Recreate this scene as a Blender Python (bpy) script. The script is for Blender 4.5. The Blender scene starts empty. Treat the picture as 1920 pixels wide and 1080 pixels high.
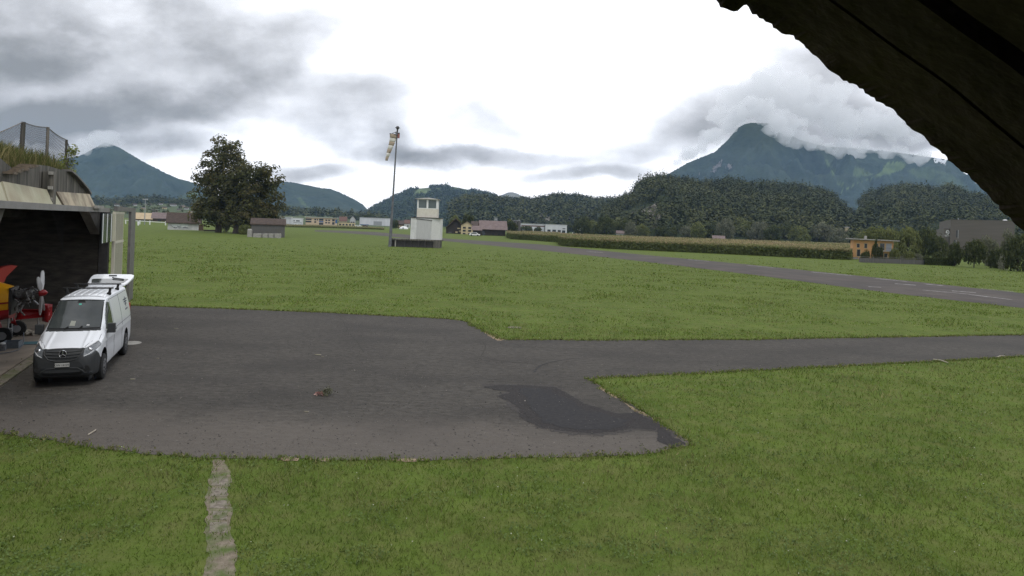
import bpy, math, random
import numpy as np
from mathutils import Vector, noise, Matrix
from mathutils.bvhtree import BVHTree
from mathutils.geometry import delaunay_2d_cdt
random.seed(7)
SC = bpy.context.scene
COL = SC.collection
rad = math.radians
# ---------------------------------------------------------------- camera
CAMZ = 4.5; FPX = 1200.0; SL = 0.035
RHO = math.atan(SL)
def HZ(px): return 392 + SL * px                 # image row of the horizon at column px (1920 wide)
RV = np.array([math.cos(RHO), 0, math.sin(RHO)]); UV = np.array([-math.sin(RHO), 0, math.cos(RHO)]); FV = np.array([0, 1.0, 0])
CP = np.array([0, 0, CAMZ])
cd = bpy.data.cameras.new("camera"); cam = bpy.data.objects.new("camera", cd); COL.objects.link(cam)
cd.sensor_width = 36; cd.lens = 36 * FPX / 1920
cd.shift_y = -(540 - HZ(960)) / 1920.0
cd.clip_start = 0.05; cd.clip_end = 20000
mw = Matrix.Identity(4)
for i in range(3):
    mw[i][0] = RV[i]; mw[i][1] = UV[i]; mw[i][2] = -FV[i]; mw[i][3] = CP[i]
cam.matrix_world = mw
SC.camera = cam
def ray(px, py):
    return FV * FPX + RV * (px - 960) - UV * (py - HZ(960))
def G(px, py, z=0.0):                             # point of the ground under a pixel
    d = ray(px, py); return CP + d * ((z - CAMZ) / d[2])
def at(px, py, Y):                                # point at depth Y
    return CP + ray(px, py) * (Y / FPX)
# ---------------------------------------------------------------- exposure, engine
SC.view_settings.view_transform = 'Standard'; SC.view_settings.look = 'None'
SC.view_settings.exposure = 0.36; SC.view_settings.gamma = 1; SC.view_settings.use_curve_mapping = False
SC.render.engine = 'CYCLES'
cy = SC.cycles
cy.max_bounces = 6; cy.diffuse_bounces = 3; cy.glossy_bounces = 3; cy.transmission_bounces = 3; cy.transparent_max_bounces = 16
cy.volume_bounces = 3; cy.use_denoising = True; cy.denoising_prefilter = 'NONE'; cy.sample_clamp_indirect = 3.0
cy.volume_step_rate = 4; cy.caustics_reflective = False; cy.caustics_refractive = False
# ---------------------------------------------------------------- world: cloudy sky
W = bpy.data.worlds.new("World"); SC.world = W; W.use_nodes = True
nt = W.node_tree; nt.nodes.clear()
SUN_EL, SUN_AZ = rad(58), rad(150)
def N(tree, t, **k):
    n = tree.nodes.new(t)
    for a, b in k.items(): setattr(n, a, b)
    return n
def math_(tree, op, a, b=None, c=None, clamp=False):
    n = N(tree, 'ShaderNodeMath', operation=op); n.use_clamp = clamp
    for i, v in enumerate((a, b, c)):
        if v is None: continue
        if isinstance(v, (int, float)): n.inputs[i].default_value = v
        else: tree.links.new(v, n.inputs[i])
    return n.outputs[0]
def sky():
    L = nt.links.new
    out = N(nt, 'ShaderNodeOutputWorld'); bg = N(nt, 'ShaderNodeBackground'); bg.inputs[1].default_value = 0.1
    L(bg.outputs[0], out.inputs[0])
    st = N(nt, 'ShaderNodeTexSky', sky_type='NISHITA'); st.sun_disc = False; st.sun_elevation = SUN_EL; st.sun_rotation = SUN_AZ
    tc = N(nt, 'ShaderNodeTexCoord'); sp = N(nt, 'ShaderNodeSeparateXYZ'); L(tc.outputs['Generated'], sp.inputs[0])
    yy = math_(nt, 'MAXIMUM', sp.outputs[1], 0.12)
    a = math_(nt, 'DIVIDE', sp.outputs[0], yy); b = math_(nt, 'DIVIDE', sp.outputs[2], yy)
    cv = N(nt, 'ShaderNodeCombineXYZ'); L(a, cv.inputs[0]); L(b, cv.inputs[1])
    def noi(sc, det, rough, seed, stretch=1.6):
        m = N(nt, 'ShaderNodeMapping'); m.inputs['Location'].default_value = (seed, seed * .7, seed * .3); m.inputs['Scale'].default_value = (1, stretch, 1)
        L(cv.outputs[0], m.inputs[0])
        n = N(nt, 'ShaderNodeTexNoise'); n.inputs['Scale'].default_value = sc; n.inputs['Detail'].default_value = det; n.inputs['Roughness'].default_value = rough
        L(m.outputs[0], n.inputs['Vector']); return n
    w1 = noi(4.5, 6, .50, 3.1)
    sub = N(nt, 'ShaderNodeVectorMath', operation='SUBTRACT'); L(w1.outputs['Color'], sub.inputs[0]); sub.inputs[1].default_value = (.5, .5, .5)
    scl = N(nt, 'ShaderNodeVectorMath', operation='MULTIPLY'); L(sub.outputs[0], scl.inputs[0]); scl.inputs[1].default_value = (.24, .13, 0)
    wp = N(nt, 'ShaderNodeVectorMath', operation='ADD'); L(cv.outputs[0], wp.inputs[0]); L(scl.outputs[0], wp.inputs[1])
    # dark cloud masses: image column, row, half sizes, weight, tilt
    blobs = [(100, 110, 520, 250, .44, 5), (70, 85, 200, 60, .40, 8), (410, 40, 230, 85, .32, 0), (250, 195, 300, 60, .42, 10),
             (60, 225, 260, 55, .35, 4), (430, 150, 110, 60, .22, 20), (690, 225, 170, 85, .34, -12), (850, 290, 210, 28, .62, 0), (760, 265, 130, 40, .35, -8),
             (600, 318, 120, 30, .50, 0), (620, 190, 120, 50, .16, 0), (330, 270, 140, 40, .22, 0),
             (1110, 285, 110, 34, .22, 8), (1090, 325, 120, 22, .40, 5), (1250, 235, 150, 60, .20, 20), (1400, 230, 230, 80, .36, 14), (1560, 170, 180, 90, .34, -25), (1700, 240, 150, 50, .30, -10), (1490, 110, 120, 60, .14, -20),
             (240, 300, 160, 40, .25, 0), (-300, 100, 300, 400, .55, 0), (170, 250, 200, 45, .34, 0), (60, 280, 160, 30, .3, 0), (330, 285, 90, 35, .2, 0), (480, 215, 110, 40, .16, 0), (1590, 262, 230, 42, .50, 3), (1330, 262, 90, 45, .22, 20), (920, 235, 120, 30, .16, 0), (2300, 100, 300, 300, .35, 0)]
    tot = None
    for (px, py, rx, ry, w, tilt) in blobs:
        m = N(nt, 'ShaderNodeMapping', vector_type='TEXTURE')
        m.inputs['Location'].default_value = ((px - 960) / FPX, (HZ(px) - py) / FPX, 0)
        m.inputs['Rotation'].default_value = (0, 0, rad(tilt)); m.inputs['Scale'].default_value = (rx / FPX, ry / FPX, 1)
        L(wp.outputs[0], m.inputs[0])
        ln = N(nt, 'ShaderNodeVectorMath', operation='LENGTH'); L(m.outputs[0], ln.inputs[0])
        mr = N(nt, 'ShaderNodeMapRange', interpolation_type='SMOOTHSTEP'); L(ln.outputs['Value'], mr.inputs[0])
        mr.inputs[1].default_value = 1.15; mr.inputs[2].default_value = .25; mr.inputs[3].default_value = 0; mr.inputs[4].default_value = w
        tot = mr.outputs[0] if tot is None else math_(nt, 'ADD', tot, mr.outputs[0])
    n2 = noi(5.0, 10, .56, 11.3, 1.7); n3 = noi(1.6, 4, .5, 5.5, 1.3)
    fine = math_(nt, 'SUBTRACT', n2.outputs[0], .5)
    mod = math_(nt, 'MULTIPLY_ADD', fine, 2.1, .98)
    n4 = noi(2.6, 5, .5, 21.7, 1.3); big = math_(nt, 'SUBTRACT', n4.outputs[0], .5); big = math_(nt, 'MULTIPLY', big, 1.2); mod = math_(nt, 'ADD', mod, big)
    d = math_(nt, 'MULTIPLY', tot, mod)
    bgd = math_(nt, 'MULTIPLY_ADD', fine, .42, .03)
    d = math_(nt, 'ADD', d, bgd)
    # clouds overhead and behind the viewer: a plain uneven overcast
    up = N(nt, 'ShaderNodeMapRange', interpolation_type='SMOOTHSTEP'); L(b, up.inputs[0]); up.inputs[1].default_value = .5; up.inputs[2].default_value = 1.0
    far = math_(nt, 'MULTIPLY_ADD', n3.outputs[0], .7, -.05)
    mx0 = N(nt, 'ShaderNodeMix', data_type='FLOAT'); L(up.outputs[0], mx0.inputs[0]); L(d, mx0.inputs[2]); L(far, mx0.inputs[3])
    cr = N(nt, 'ShaderNodeValToRGB'); L(mx0.outputs[0], cr.inputs[0])
    e = cr.color_ramp.elements
    e[0].position = 0; e[0].color = (11.6, 11.7, 12.0, 1)
    e[1].position = 1; e[1].color = (2.35, 2.45, 2.55, 1)
    for p, c in ((.10, (10.2, 10.3, 10.7)), (.25, (7.6, 7.8, 8.3)), (.42, (5.6, 5.75, 6.1)), (.62, (4.0, 4.1, 4.35)), (.8, (3.0, 3.1, 3.25))):
        q = cr.color_ramp.elements.new(p); q.color = (*c, 1)
    # small blue gaps high up
    g = N(nt, 'ShaderNodeMapRange', interpolation_type='SMOOTHSTEP'); L(w1.outputs[0], g.inputs[0]); g.inputs[1].default_value = .665; g.inputs[2].default_value = .72
    hi = N(nt, 'ShaderNodeMapRange'); L(b, hi.inputs[0]); hi.inputs[1].default_value = .3; hi.inputs[2].default_value = .36
    gf = math_(nt, 'MULTIPLY', g.outputs[0], hi.outputs[0])
    gf = math_(nt, 'MULTIPLY', gf, .25)
    mx = N(nt, 'ShaderNodeMix', data_type='RGBA'); L(gf, mx.inputs[0]); L(cr.outputs[0], mx.inputs[6]); L(st.outputs[0], mx.inputs[7])
    L(mx.outputs[2], bg.inputs[0])
sky()
sd = bpy.data.lights.new("sun", 'SUN'); sd.energy = 0.9; sd.angle = rad(14); sd.color = (1, .96, .9)
sun = bpy.data.objects.new("sun", sd); COL.objects.link(sun)
sdir = Vector((math.sin(SUN_AZ) * math.cos(SUN_EL), math.cos(SUN_AZ) * math.cos(SUN_EL), math.sin(SUN_EL)))
sun.rotation_euler = (-sdir).to_track_quat('-Z', 'Y').to_euler(); sun.location = (0, 0, 900)

# ---------------------------------------------------------------- helpers
def tag(o, label=None, cat=None, group=None, kind=None):
    if label: o['label'] = label
    if cat: o['category'] = cat
    if group: o['group'] = group
    if kind: o['kind'] = kind
    return o
def empty(name, loc=(0, 0, 0), rz=0, label=None, cat=None, group=None):
    o = bpy.data.objects.new(name, None); COL.objects.link(o); o.location = tuple(loc); o.rotation_euler = (0, 0, rz); o.empty_display_size = .2
    return tag(o, label, cat, group)
def link(name, me, mat=None, parent=None):
    o = bpy.data.objects.new(name, me); COL.objects.link(o)
    if mat is not None and not me.materials: me.materials.append(mat)
    if parent is not None: o.parent = parent
    return o
def pymesh(name, V, F, mat, parent=None, smooth=False):
    me = bpy.data.meshes.new(name); me.from_pydata([tuple(map(float, v)) for v in V], [], F); me.update()
    if smooth: me.shade_smooth()
    return link(name, me, mat, parent)
def npmesh(name, V, Q, mat, parent=None, smooth=False, tint=None, obj=True):
    """V (n,3) floats, Q (m,k) ints with k = 3 or 4."""
    V = np.ascontiguousarray(V, dtype=np.float32); Q = np.ascontiguousarray(Q, dtype=np.int32); m, k = Q.shape
    me = bpy.data.meshes.new(name); me.vertices.add(len(V)); me.vertices.foreach_set('co', V.ravel())
    me.loops.add(m * k); me.loops.foreach_set('vertex_index', Q.ravel())
    me.polygons.add(m); me.polygons.foreach_set('loop_start', np.arange(0, m * k, k, dtype=np.int32))
    me.update(calc_edges=True)
    if smooth: me.shade_smooth()
    if tint is not None:
        dom = 'FACE' if len(tint) == m else 'POINT'
        at_ = me.attributes.new('tint', 'FLOAT', dom); at_.data.foreach_set('value', np.ascontiguousarray(tint, dtype=np.float32))
    if mat is not None: me.materials.append(mat)
    if not obj: return me
    return link(name, me, None, parent)
class MB:
    def __init__(s): s.v = []; s.f = []
    def add(s, V, F):
        n = len(s.v); s.v += [tuple(map(float, p)) for p in V]; s.f += [tuple(i + n for i in q) for q in F]; return s
    def box(s, x0, x1, y0, y1, z0, z1):
        return s.add([(x0, y0, z0), (x1, y0, z0), (x1, y1, z0), (x0, y1, z0), (x0, y0, z1), (x1, y0, z1), (x1, y1, z1), (x0, y1, z1)],
                     [(0, 3, 2, 1), (4, 5, 6, 7), (0, 1, 5, 4), (1, 2, 6, 5), (2, 3, 7, 6), (3, 0, 4, 7)])
    def tube(s, P, r, n=8, r2=None):
        P = [Vector(tuple(map(float, p))) for p in P]; m = len(P); V = []; F = []
        for i, p in enumerate(P):
            t = (P[min(i + 1, m - 1)] - P[max(i - 1, 0)]).normalized()
            a = t.orthogonal().normalized() if i == 0 else (a - t * a.dot(t)).normalized()
            b = t.cross(a); rr = (r if r2 is None else r + (r2 - r) * i / (m - 1)) if not hasattr(r, '__len__') else r[i]
            V += [p + (a * math.cos(2 * math.pi * k / n) + b * math.sin(2 * math.pi * k / n)) * rr for k in range(n)]
        for i in range(m - 1):
            F += [(i * n + k, i * n + (k + 1) % n, (i + 1) * n + (k + 1) % n, (i + 1) * n + k) for k in range(n)]
        F += [tuple(reversed(range(n))), tuple(range((m - 1) * n, m * n))]
        return s.add(V, F)
    def prism(s, poly, d0, d1, plane='xz'):
        """polygon extruded between d0 and d1 along the missing axis"""
        n = len(poly)
        mk = {'xz': lambda a, b, d: (a, d, b), 'xy': lambda a, b, d: (a, b, d), 'yz': lambda a, b, d: (d, a, b)}[plane]
        V = [mk(a, b, d0) for a, b in poly] + [mk(a, b, d1) for a, b in poly]
        F = [tuple(range(n)), tuple(reversed(range(n, 2 * n)))] + [(i, i + n, (i + 1) % n + n, (i + 1) % n) for i in range(n)]
        return s.add(V, F)
    def ball(s, c, r, nu=10, nv=7, sc=(1, 1, 1), jit=0, seed=0):
        V = []; F = []
        for j in range(nv + 1):
            th = math.pi * j / nv
            for i in range(nu):
                ph = 2 * math.pi * i / nu
                q = Vector((math.sin(th) * math.cos(ph), math.sin(th) * math.sin(ph), math.cos(th)))
                k = 1 + jit * noise.noise(q * 2 + Vector((seed, 0, 0)))
                V.append((c[0] + q.x * r * sc[0] * k, c[1] + q.y * r * sc[1] * k, c[2] + q.z * r * sc[2] * k))
        for j in range(nv):
            F += [(j * nu + i, (j + 1) * nu + i, (j + 1) * nu + (i + 1) % nu, j * nu + (i + 1) % nu) for i in range(nu)]
        return s.add(V, F)
    def build(s, name, mat, parent=None, smooth=False, fix=True):
        me = bpy.data.meshes.new(name); me.from_pydata(s.v, [], s.f); me.update()
        if fix:
            import bmesh
            b = bmesh.new(); b.from_mesh(me); bmesh.ops.recalc_face_normals(b, faces=b.faces); b.to_mesh(me); b.free()
        if smooth:
            me.shade_smooth()
            me.set_sharp_from_angle(angle=rad(40))
        return link(name, me, mat, parent)
# ---------------------------------------------------------------- materials
MATS = {}
def M(name, c1, c2=None, scale=3.0, rough=.85, bump=0.0, bscale=None, metal=0, detail=6, nr=.62, stretch=(1, 1, 1), c3=None, scale3=.5, amt3=.5, lo=.35, hi=.65, spec=.3, coat=0, tint=None, island=0, trans=0):
    m = bpy.data.materials.new(name); m.use_nodes = True; t = m.node_tree; L = t.links.new
    p = t.nodes['Principled BSDF']; p.inputs['Roughness'].default_value = rough; p.inputs['Metallic'].default_value = metal
    p.inputs['Specular IOR Level'].default_value = spec; p.inputs['Coat Weight'].default_value = coat
    p.inputs['Base Color'].default_value = (*c1, 1)
    tc = N(t, 'ShaderNodeTexCoord'); mp = N(t, 'ShaderNodeMapping'); mp.inputs['Scale'].default_value = stretch; L(tc.outputs['Object'], mp.inputs[0])
    col = None
    def mixc(f, A, B, bt='MIX'):
        n = N(t, 'ShaderNodeMix', data_type='RGBA', blend_type=bt)
        for i, v in ((0, f), (6, A), (7, B)):
            if isinstance(v, (int, float)): n.inputs[i].default_value = v
            elif isinstance(v, tuple): n.inputs[i].default_value = (*v, 1)
            else: L(v, n.inputs[i])
        return n.outputs[2]
    if c2 is not None:
        n = N(t, 'ShaderNodeTexNoise'); n.inputs['Scale'].default_value = scale; n.inputs['Detail'].default_value = detail; n.inputs['Roughness'].default_value = nr; L(mp.outputs[0], n.inputs['Vector'])
        r = N(t, 'ShaderNodeMapRange'); L(n.outputs[0], r.inputs[0]); r.inputs[1].default_value = lo; r.inputs[2].default_value = hi
        col = mixc(r.outputs[0], c1, c2)
    if c3 is not None:
        n = N(t, 'ShaderNodeTexNoise'); n.inputs['Scale'].default_value = scale3; n.inputs['Detail'].default_value = 5; L(mp.outputs[0], n.inputs['Vector'])
        r = N(t, 'ShaderNodeMapRange'); L(n.outputs[0], r.inputs[0]); r.inputs[1].default_value = .42; r.inputs[2].default_value = .68; r.inputs[4].default_value = amt3
        col = mixc(r.outputs[0], col if col is not None else c1, c3)
    if tint is not None:                       # per-clump tint stored on the mesh
        a = N(t, 'ShaderNodeAttribute'); a.attribute_name = 'tint'
        col = mixc(a.outputs['Fac'], col if col is not None else c1, tint)
    if island:
        g = N(t, 'ShaderNodeNewGeometry'); r = N(t, 'ShaderNodeMapRange'); L(g.outputs['Random Per Island'], r.inputs[0]); r.inputs[3].default_value = 1 - island; r.inputs[4].default_value = 1 + island
        hs = N(t, 'ShaderNodeHueSaturation'); L(r.outputs[0], hs.inputs['Value'])
        if col is None: hs.inputs['Color'].default_value = (*c1, 1)
        else: L(col, hs.inputs['Color'])
        col = hs.outputs[0]
    if col is not None: L(col, p.inputs['Base Color'])
    if bump:
        n = N(t, 'ShaderNodeTexNoise'); n.inputs['Scale'].default_value = bscale or scale * 3; n.inputs['Detail'].default_value = 5; L(mp.outputs[0], n.inputs['Vector'])
        b = N(t, 'ShaderNodeBump'); b.inputs['Strength'].default_value = 1; b.inputs['Distance'].default_value = bump; L(n.outputs[0], b.inputs['Height']); L(b.outputs[0], p.inputs['Normal'])
    if trans:
        tr = N(t, 'ShaderNodeBsdfTranslucent'); ms = N(t, 'ShaderNodeMixShader'); ms.inputs[0].default_value = trans
        L(p.outputs[0], ms.inputs[1]); L(tr.outputs[0], ms.inputs[2]); L(ms.outputs[0], t.nodes['Material Output'].inputs['Surface'])
        if col is not None: L(col, tr.inputs['Color'])
        else: tr.inputs['Color'].default_value = (*c1, 1)
    MATS[name] = m
    return m
m_grass = M('lawn', (.074, .112, .020), (.118, .164, .032), .45, .95, .05, 14, c3=(.150, .145, .055), scale3=2.2, amt3=.5, detail=11, nr=.7, spec=.1)
m_blade = M('grass_blade', (.092, .148, .022), (.145, .200, .036), .5, .8, spec=.12, tint=(.27, .24, .12), island=.42, trans=.4, detail=8)
m_asph = M('asphalt', (.029, .026, .022), (.102, .093, .081), 7, .92, .012, 40, c3=(.036, .033, .030), scale3=.5, amt3=.6, detail=13, nr=.82, stretch=(.5, 1, 1), spec=.25, lo=.34, hi=.66)
m_asph2 = M('runway_asphalt', (.060, .051, .045), (.098, .082, .072), .35, .92, .002, 60, c3=(.05, .046, .045), scale3=.12, amt3=.7, spec=.25)
m_damp = M('damp_asphalt', (.036, .033, .031), (.072, .065, .060), 8, .88, .004, 60, detail=12, nr=.8, spec=.2)
m_wet = M('wet_asphalt', (.024, .022, .022), (.046, .042, .041), 24, .85, .002, 60, spec=.15)
m_water = M('shallow_water', (.024, .024, .026), (.044, .042, .043), 9, .85, spec=.14, detail=12, nr=.8)
m_earth = M('dry_earth', (.15, .125, .09), (.25, .21, .16), 9, .95, .02, 30, c3=(.085, .125, .030), scale3=3.2, amt3=1.0)
m_stone = M('old_concrete_slab', (.14, .12, .095), (.27, .235, .195), 12, .9, .01, 40, c3=(.09, .115, .035), scale3=3.5, amt3=.8)
m_conc = M('weathered_concrete', (.085, .080, .070), (.20, .185, .16), 1.6, .9, .01, 12, stretch=(3, 3, .35), c3=(.04, .04, .034), scale3=1.2, amt3=.8)
m_concL = M('pale_concrete', (.24, .23, .21), (.36, .35, .32), 3, .9, .006, 20)
m_floor = M('hangar_floor', (.21, .18, .145), (.30, .255, .205), 1.3, .8, .003, 20, c3=(.13, .105, .085), scale3=.8, amt3=.7)
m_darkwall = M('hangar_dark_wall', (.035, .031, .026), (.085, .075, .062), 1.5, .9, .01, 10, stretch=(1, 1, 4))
m_panel = M('greenish_cream_panel', (.36, .35, .24), (.46, .44, .32), 1.2, .7, .004, 9, c3=(.27, .21, .14), scale3=1.0, amt3=.7)
m_panel2 = M('stained_cream_panel', (.38, .35, .25), (.46, .38, .27), 2.0, .7, .004, 9, c3=(.18, .14, .10), scale3=1.8, amt3=.9)
m_door = M('door_boards', (.42, .41, .30), (.50, .48, .36), 2, .65, .002, 9, stretch=(8, 8, .5), c3=(.33, .30, .22), scale3=1.0, amt3=.6)
m_steel = M('grey_steel', (.12, .115, .11), (.18, .17, .16), 3, .6, .002, 20, metal=.2)
m_steel_d = M('dark_steel', (.045, .043, .043), (.075, .07, .068), 4, .6, metal=.3)
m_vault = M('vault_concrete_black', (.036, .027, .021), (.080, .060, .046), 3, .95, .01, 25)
m_glass = M('window_glass_grey', (.06, .085, .085), (.09, .12, .12), .6, .12, spec=.6)
m_white = M('white_paint', (.72, .73, .73), (.80, .80, .80), 1.5, .5)
m_offwhite = M('weathered_white_boards', (.56, .57, .57), (.72, .72, .71), 2.5, .7, .002, 20, stretch=(1, 1, .3), c3=(.36, .35, .33), scale3=1.1, amt3=.6)
m_whitewall = M('whitewashed_wall', (.42, .43, .43), (.55, .55, .54), 1.2, .85)
m_roof = M('brown_roof_tiles', (.055, .042, .036), (.095, .07, .058), 2.0, .9, .02, 6)
m_roofred = M('red_brown_tiles', (.115, .065, .050), (.17, .10, .08), 1.5, .9, .02, 5)
m_roofgrey = M('grey_red_roof', (.14, .105, .10), (.20, .155, .145), .8, .9, .02, 5)
m_wood = M('dark_barn_wood', (.030, .026, .024), (.055, .046, .040), 1.2, .9, stretch=(4, 4, .3))
m_woodb = M('brown_wood', (.07, .045, .03), (.11, .075, .05), 2, .85, stretch=(1, 1, 4))
m_greyhut = M('grey_hut_boards', (.085, .083, .080), (.12, .115, .11), 2.2, .9, stretch=(5, 5, .3))
m_cream = M('cream_render', (.50, .42, .26), (.60, .50, .32), .8, .9)
m_orange = M('orange_render', (.58, .32, .14), (.66, .38, .18), .7, .85)
m_peach = M('peach_render', (.50, .38, .26), (.56, .44, .32), .7, .85)
m_ind = M('industrial_white', (.52, .53, .56), (.62, .63, .66), .3, .6, stretch=(1, 1, .2))
m_indroof = M('pale_roof_sheet', (.60, .60, .61), (.72, .72, .72), .3, .5)
m_brownb = M('brown_metal_cladding', (.100, .088, .076), (.118, .104, .090), .4, .6, stretch=(.3, .3, 4))
m_dwin = M('dark_window', (.018, .020, .024), (.03, .034, .04), .5, .2, spec=.6)
m_blue = M('blue_panel', (.03, .10, .25), None, rough=.6)
m_bark = M('bark', (.040, .032, .025), (.075, .062, .05), 5, .95, .02, 20, stretch=(1, 1, .3))
m_leafbig = M('lime_leaves', (.060, .070, .028), (.088, .100, .038), .22, .8, spec=.2, tint=(.135, .115, .050), island=.4, trans=.45)
m_leafg = M('olive_leaves', (.110, .130, .048), (.145, .165, .060), .3, .85, spec=.15, tint=(.20, .21, .075), island=.35, trans=.45)
m_leafd = M('dark_leaves', (.040, .054, .022), (.058, .074, .028), .3, .85, spec=.15, tint=(.115, .125, .045), island=.35, trans=.45)
m_leafw = M('willow_leaves', (.115, .125, .078), (.145, .155, .10), .3, .85, spec=.15, tint=(.21, .21, .14), island=.3, trans=.45)
m_leafp = M('pale_blossom_leaves', (.16, .17, .12), (.26, .26, .20), 1.5, .85, spec=.15, tint=(.35, .34, .28), island=.3, trans=.45)
m_forest = M('forest_leaves', (.036, .046, .020), (.056, .068, .030), .02, .9, spec=.1, tint=(.120, .122, .050), island=.14)
m_ff = M('far_forest_leaves', (.032, .050, .028), (.044, .064, .034), .01, .9, spec=.1, tint=(.080, .105, .05), island=.12)
m_under = M('forest_floor', (.024, .034, .016), (.040, .052, .024), .05, .95, spec=.1, tint=(.15, .20, .08))
m_mtn = M('mountain_forest', (.015, .028, .022), (.048, .070, .050), .010, .95, 9, .02, nr=.75, detail=12, c3=(.05, .065, .035), scale3=.004, amt3=.6, tint=(.135, .19, .075), spec=.05)
m_mtnrock = M('mountain_rock', (.13, .125, .12), (.24, .225, .21), .02, .95, 2, .08, spec=.05)
m_cliff = M('cliff_rock', (.12, .11, .095), (.36, .33, .29), .16, .95, .6, .5, stretch=(1, 1, .45), c3=(.05, .05, .035), scale3=.09, amt3=.9, spec=.05)
m_maize = M('maize_leaves', (.13, .16, .06), (.17, .195, .075), .5, .85, spec=.15, tint=(.33, .26, .15), island=.3, trans=.45)
m_maizecore = M('maize_core', (.05, .065, .022), (.13, .115, .05), .3, .95)
m_crop = M('crop_green', (.052, .075, .024), (.075, .10, .034), 1.2, .95, .2, 3)
m_wild = M('wild_grass', (.060, .085, .024), (.105, .130, .038), .9, .9, spec=.1, tint=(.24, .20, .10), island=.35, trans=.45)
m_soil = M('mound_soil', (.055, .060, .024), (.085, .080, .04), 2, .95, .05, 8)
m_vanw = M('van_white_paint', (.74, .76, .79), None, rough=.28, spec=.5, coat=.5)
m_vang = M('van_dark_plastic', (.028, .030, .031), (.036, .038, .039), 40, .55)
m_vanglass = M('van_glass', (.030, .036, .036), (.055, .062, .060), 1.6, .07, spec=.7)
m_black = M('black_rubber', (.014, .014, .014), (.02, .02, .02), 20, .8)
m_chrome = M('chrome', (.70, .71, .73), None, rough=.2, metal=.9)
m_lamp = M('lamp_glass', (.20, .21, .22), (.10, .11, .12), 12, .15, spec=.7)
m_alloy = M('wheel_steel', (.18, .18, .19), (.10, .10, .10), 20, .5, metal=.5)
m_red = M('aircraft_red', (.30, .012, .014), (.22, .010, .012), 3, .35, coat=.3)
m_yellow = M('aircraft_yellow', (.78, .38, .015), (.70, .33, .012), 2, .35, coat=.3)
m_engine = M('engine_metal', (.05, .05, .05), (.22, .21, .20), 14, .45, metal=.4)
m_propw = M('propeller_white', (.66, .66, .66), (.75, .75, .75), 4, .4)
m_cloth = M('pale_cloth', (.46, .42, .34), (.34, .30, .24), 9, .9)
m_bluegrey = M('blue_grey_plastic', (.10, .125, .15), (.16, .18, .20), 8, .6)
m_sockA = M('windsock_white', (.70, .68, .64), (.62, .60, .56), 6, .85)
m_sockB = M('windsock_beige', (.42, .34, .26), (.36, .29, .23), 6, .85)
m_mark = M('faded_white_marking', (.42, .41, .40), (.16, .15, .14), 1.6, .9, lo=.4, hi=.6)
m_metalw = M('dull_galvanised', (.26, .27, .28), (.34, .35, .36), 3, .5, metal=.3)
m_debris = M('withered_weeds', (.06, .065, .035), (.12, .12, .07), 30, .9)

# ---------------------------------------------------------------- vegetation helpers
RNG = np.random.default_rng(5)
def unit(n, rng=RNG):
    v = rng.normal(size=(n, 3)); return v / np.linalg.norm(v, axis=1)[:, None]
def leafquads(C, Nn, S, rng=RNG, jit=.8, asp=.8):
    """random small leaf faces at C with normals near Nn, size S -> (V, Q)"""
    n = len(C); Nn = Nn + unit(n, rng) * jit; Nn /= np.linalg.norm(Nn, axis=1)[:, None] + 1e-9
    t = np.cross(Nn, unit(n, rng)); t /= np.linalg.norm(t, axis=1)[:, None] + 1e-9; b = np.cross(Nn, t)
    S = np.broadcast_to(np.asarray(S, float), (n,))[:, None] * .5
    k = rng.uniform(.6, 1.3, (n, 4, 1))
    V = np.stack([C - t * S * k[:, 0] - b * S * asp * k[:, 1] * .4, C + t * S * .3 * k[:, 1] - b * S * asp * k[:, 1], C + t * S * k[:, 2] + b * S * asp * .4 * k[:, 0], C - t * S * .3 * k[:, 3] + b * S * asp * k[:, 3]], 1).reshape(-1, 3)
    return V, np.arange(n * 4).reshape(n, 4)
def crown_pts(ells, ncl, nl, crad, rng, low=.0):
    """ells: (cx,cy,cz,rx,ry,rz). clusters of leaves spread through the outer volume"""
    vol = np.array([e[3] * e[4] * e[5] for e in ells]) ** .67; vol /= vol.sum()
    C = []; Nn = []; T = []
    for e, w in zip(ells, vol):
        k = max(3, int(ncl * w)); u = unit(k, rng); r = rng.uniform(.55, 1.0, k) ** .7
        c0 = np.array(e[:3]) + u * r[:, None] * np.array(e[3:])
        tt = rng.uniform(0, 1, k) ** 2
        for i in range(k):
            q = rng.normal(size=(nl, 3)); q /= np.maximum(1, np.linalg.norm(q, axis=1))[:, None] * .8
            p = c0[i] + q * crad * rng.uniform(.6, 1.3) * np.array([1, 1, .75])
            C.append(p); Nn.append(u[i] * .5 + q * .6 + np.array([0, 0, .5])); T.append(np.full(nl, tt[i]) * .75 + rng.uniform(0, .25, nl))
    return np.concatenate(C), np.concatenate(Nn), np.concatenate(T)
def trunk_mesh(name, h, r, limbs, seed, mat=None, topf=.75, lean=0.0):
    rg = random.Random(seed); mb = MB()
    pts = [(rg.uniform(-.04, .04) * h * k / 5 + lean * k / 5, rg.uniform(-.03, .03) * h * k / 5, h * topf * k / 5 - (.3 if k == 0 else 0)) for k in range(6)]
    mb.tube(pts, [r * 1.35, r, r * .85, r * .65, r * .45, r * .2], 8)
    for i in range(limbs):
        k = rg.randint(1, 3); a = rg.uniform(0, 6.28); p = Vector(pts[k]); l = h * rg.uniform(.16, .28)
        q = p + Vector((math.cos(a) * l * .5, math.sin(a) * l * .5, l * .35)); s = p + Vector((math.cos(a) * l, math.sin(a) * l, l * .95))
        mb.tube([p, q, s], [r * .42, r * .26, r * .08], 6)
    me_o = mb.build(name, mat or m_bark, None, True); me = me_o.data; bpy.data.objects.remove(me_o); return me
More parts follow.
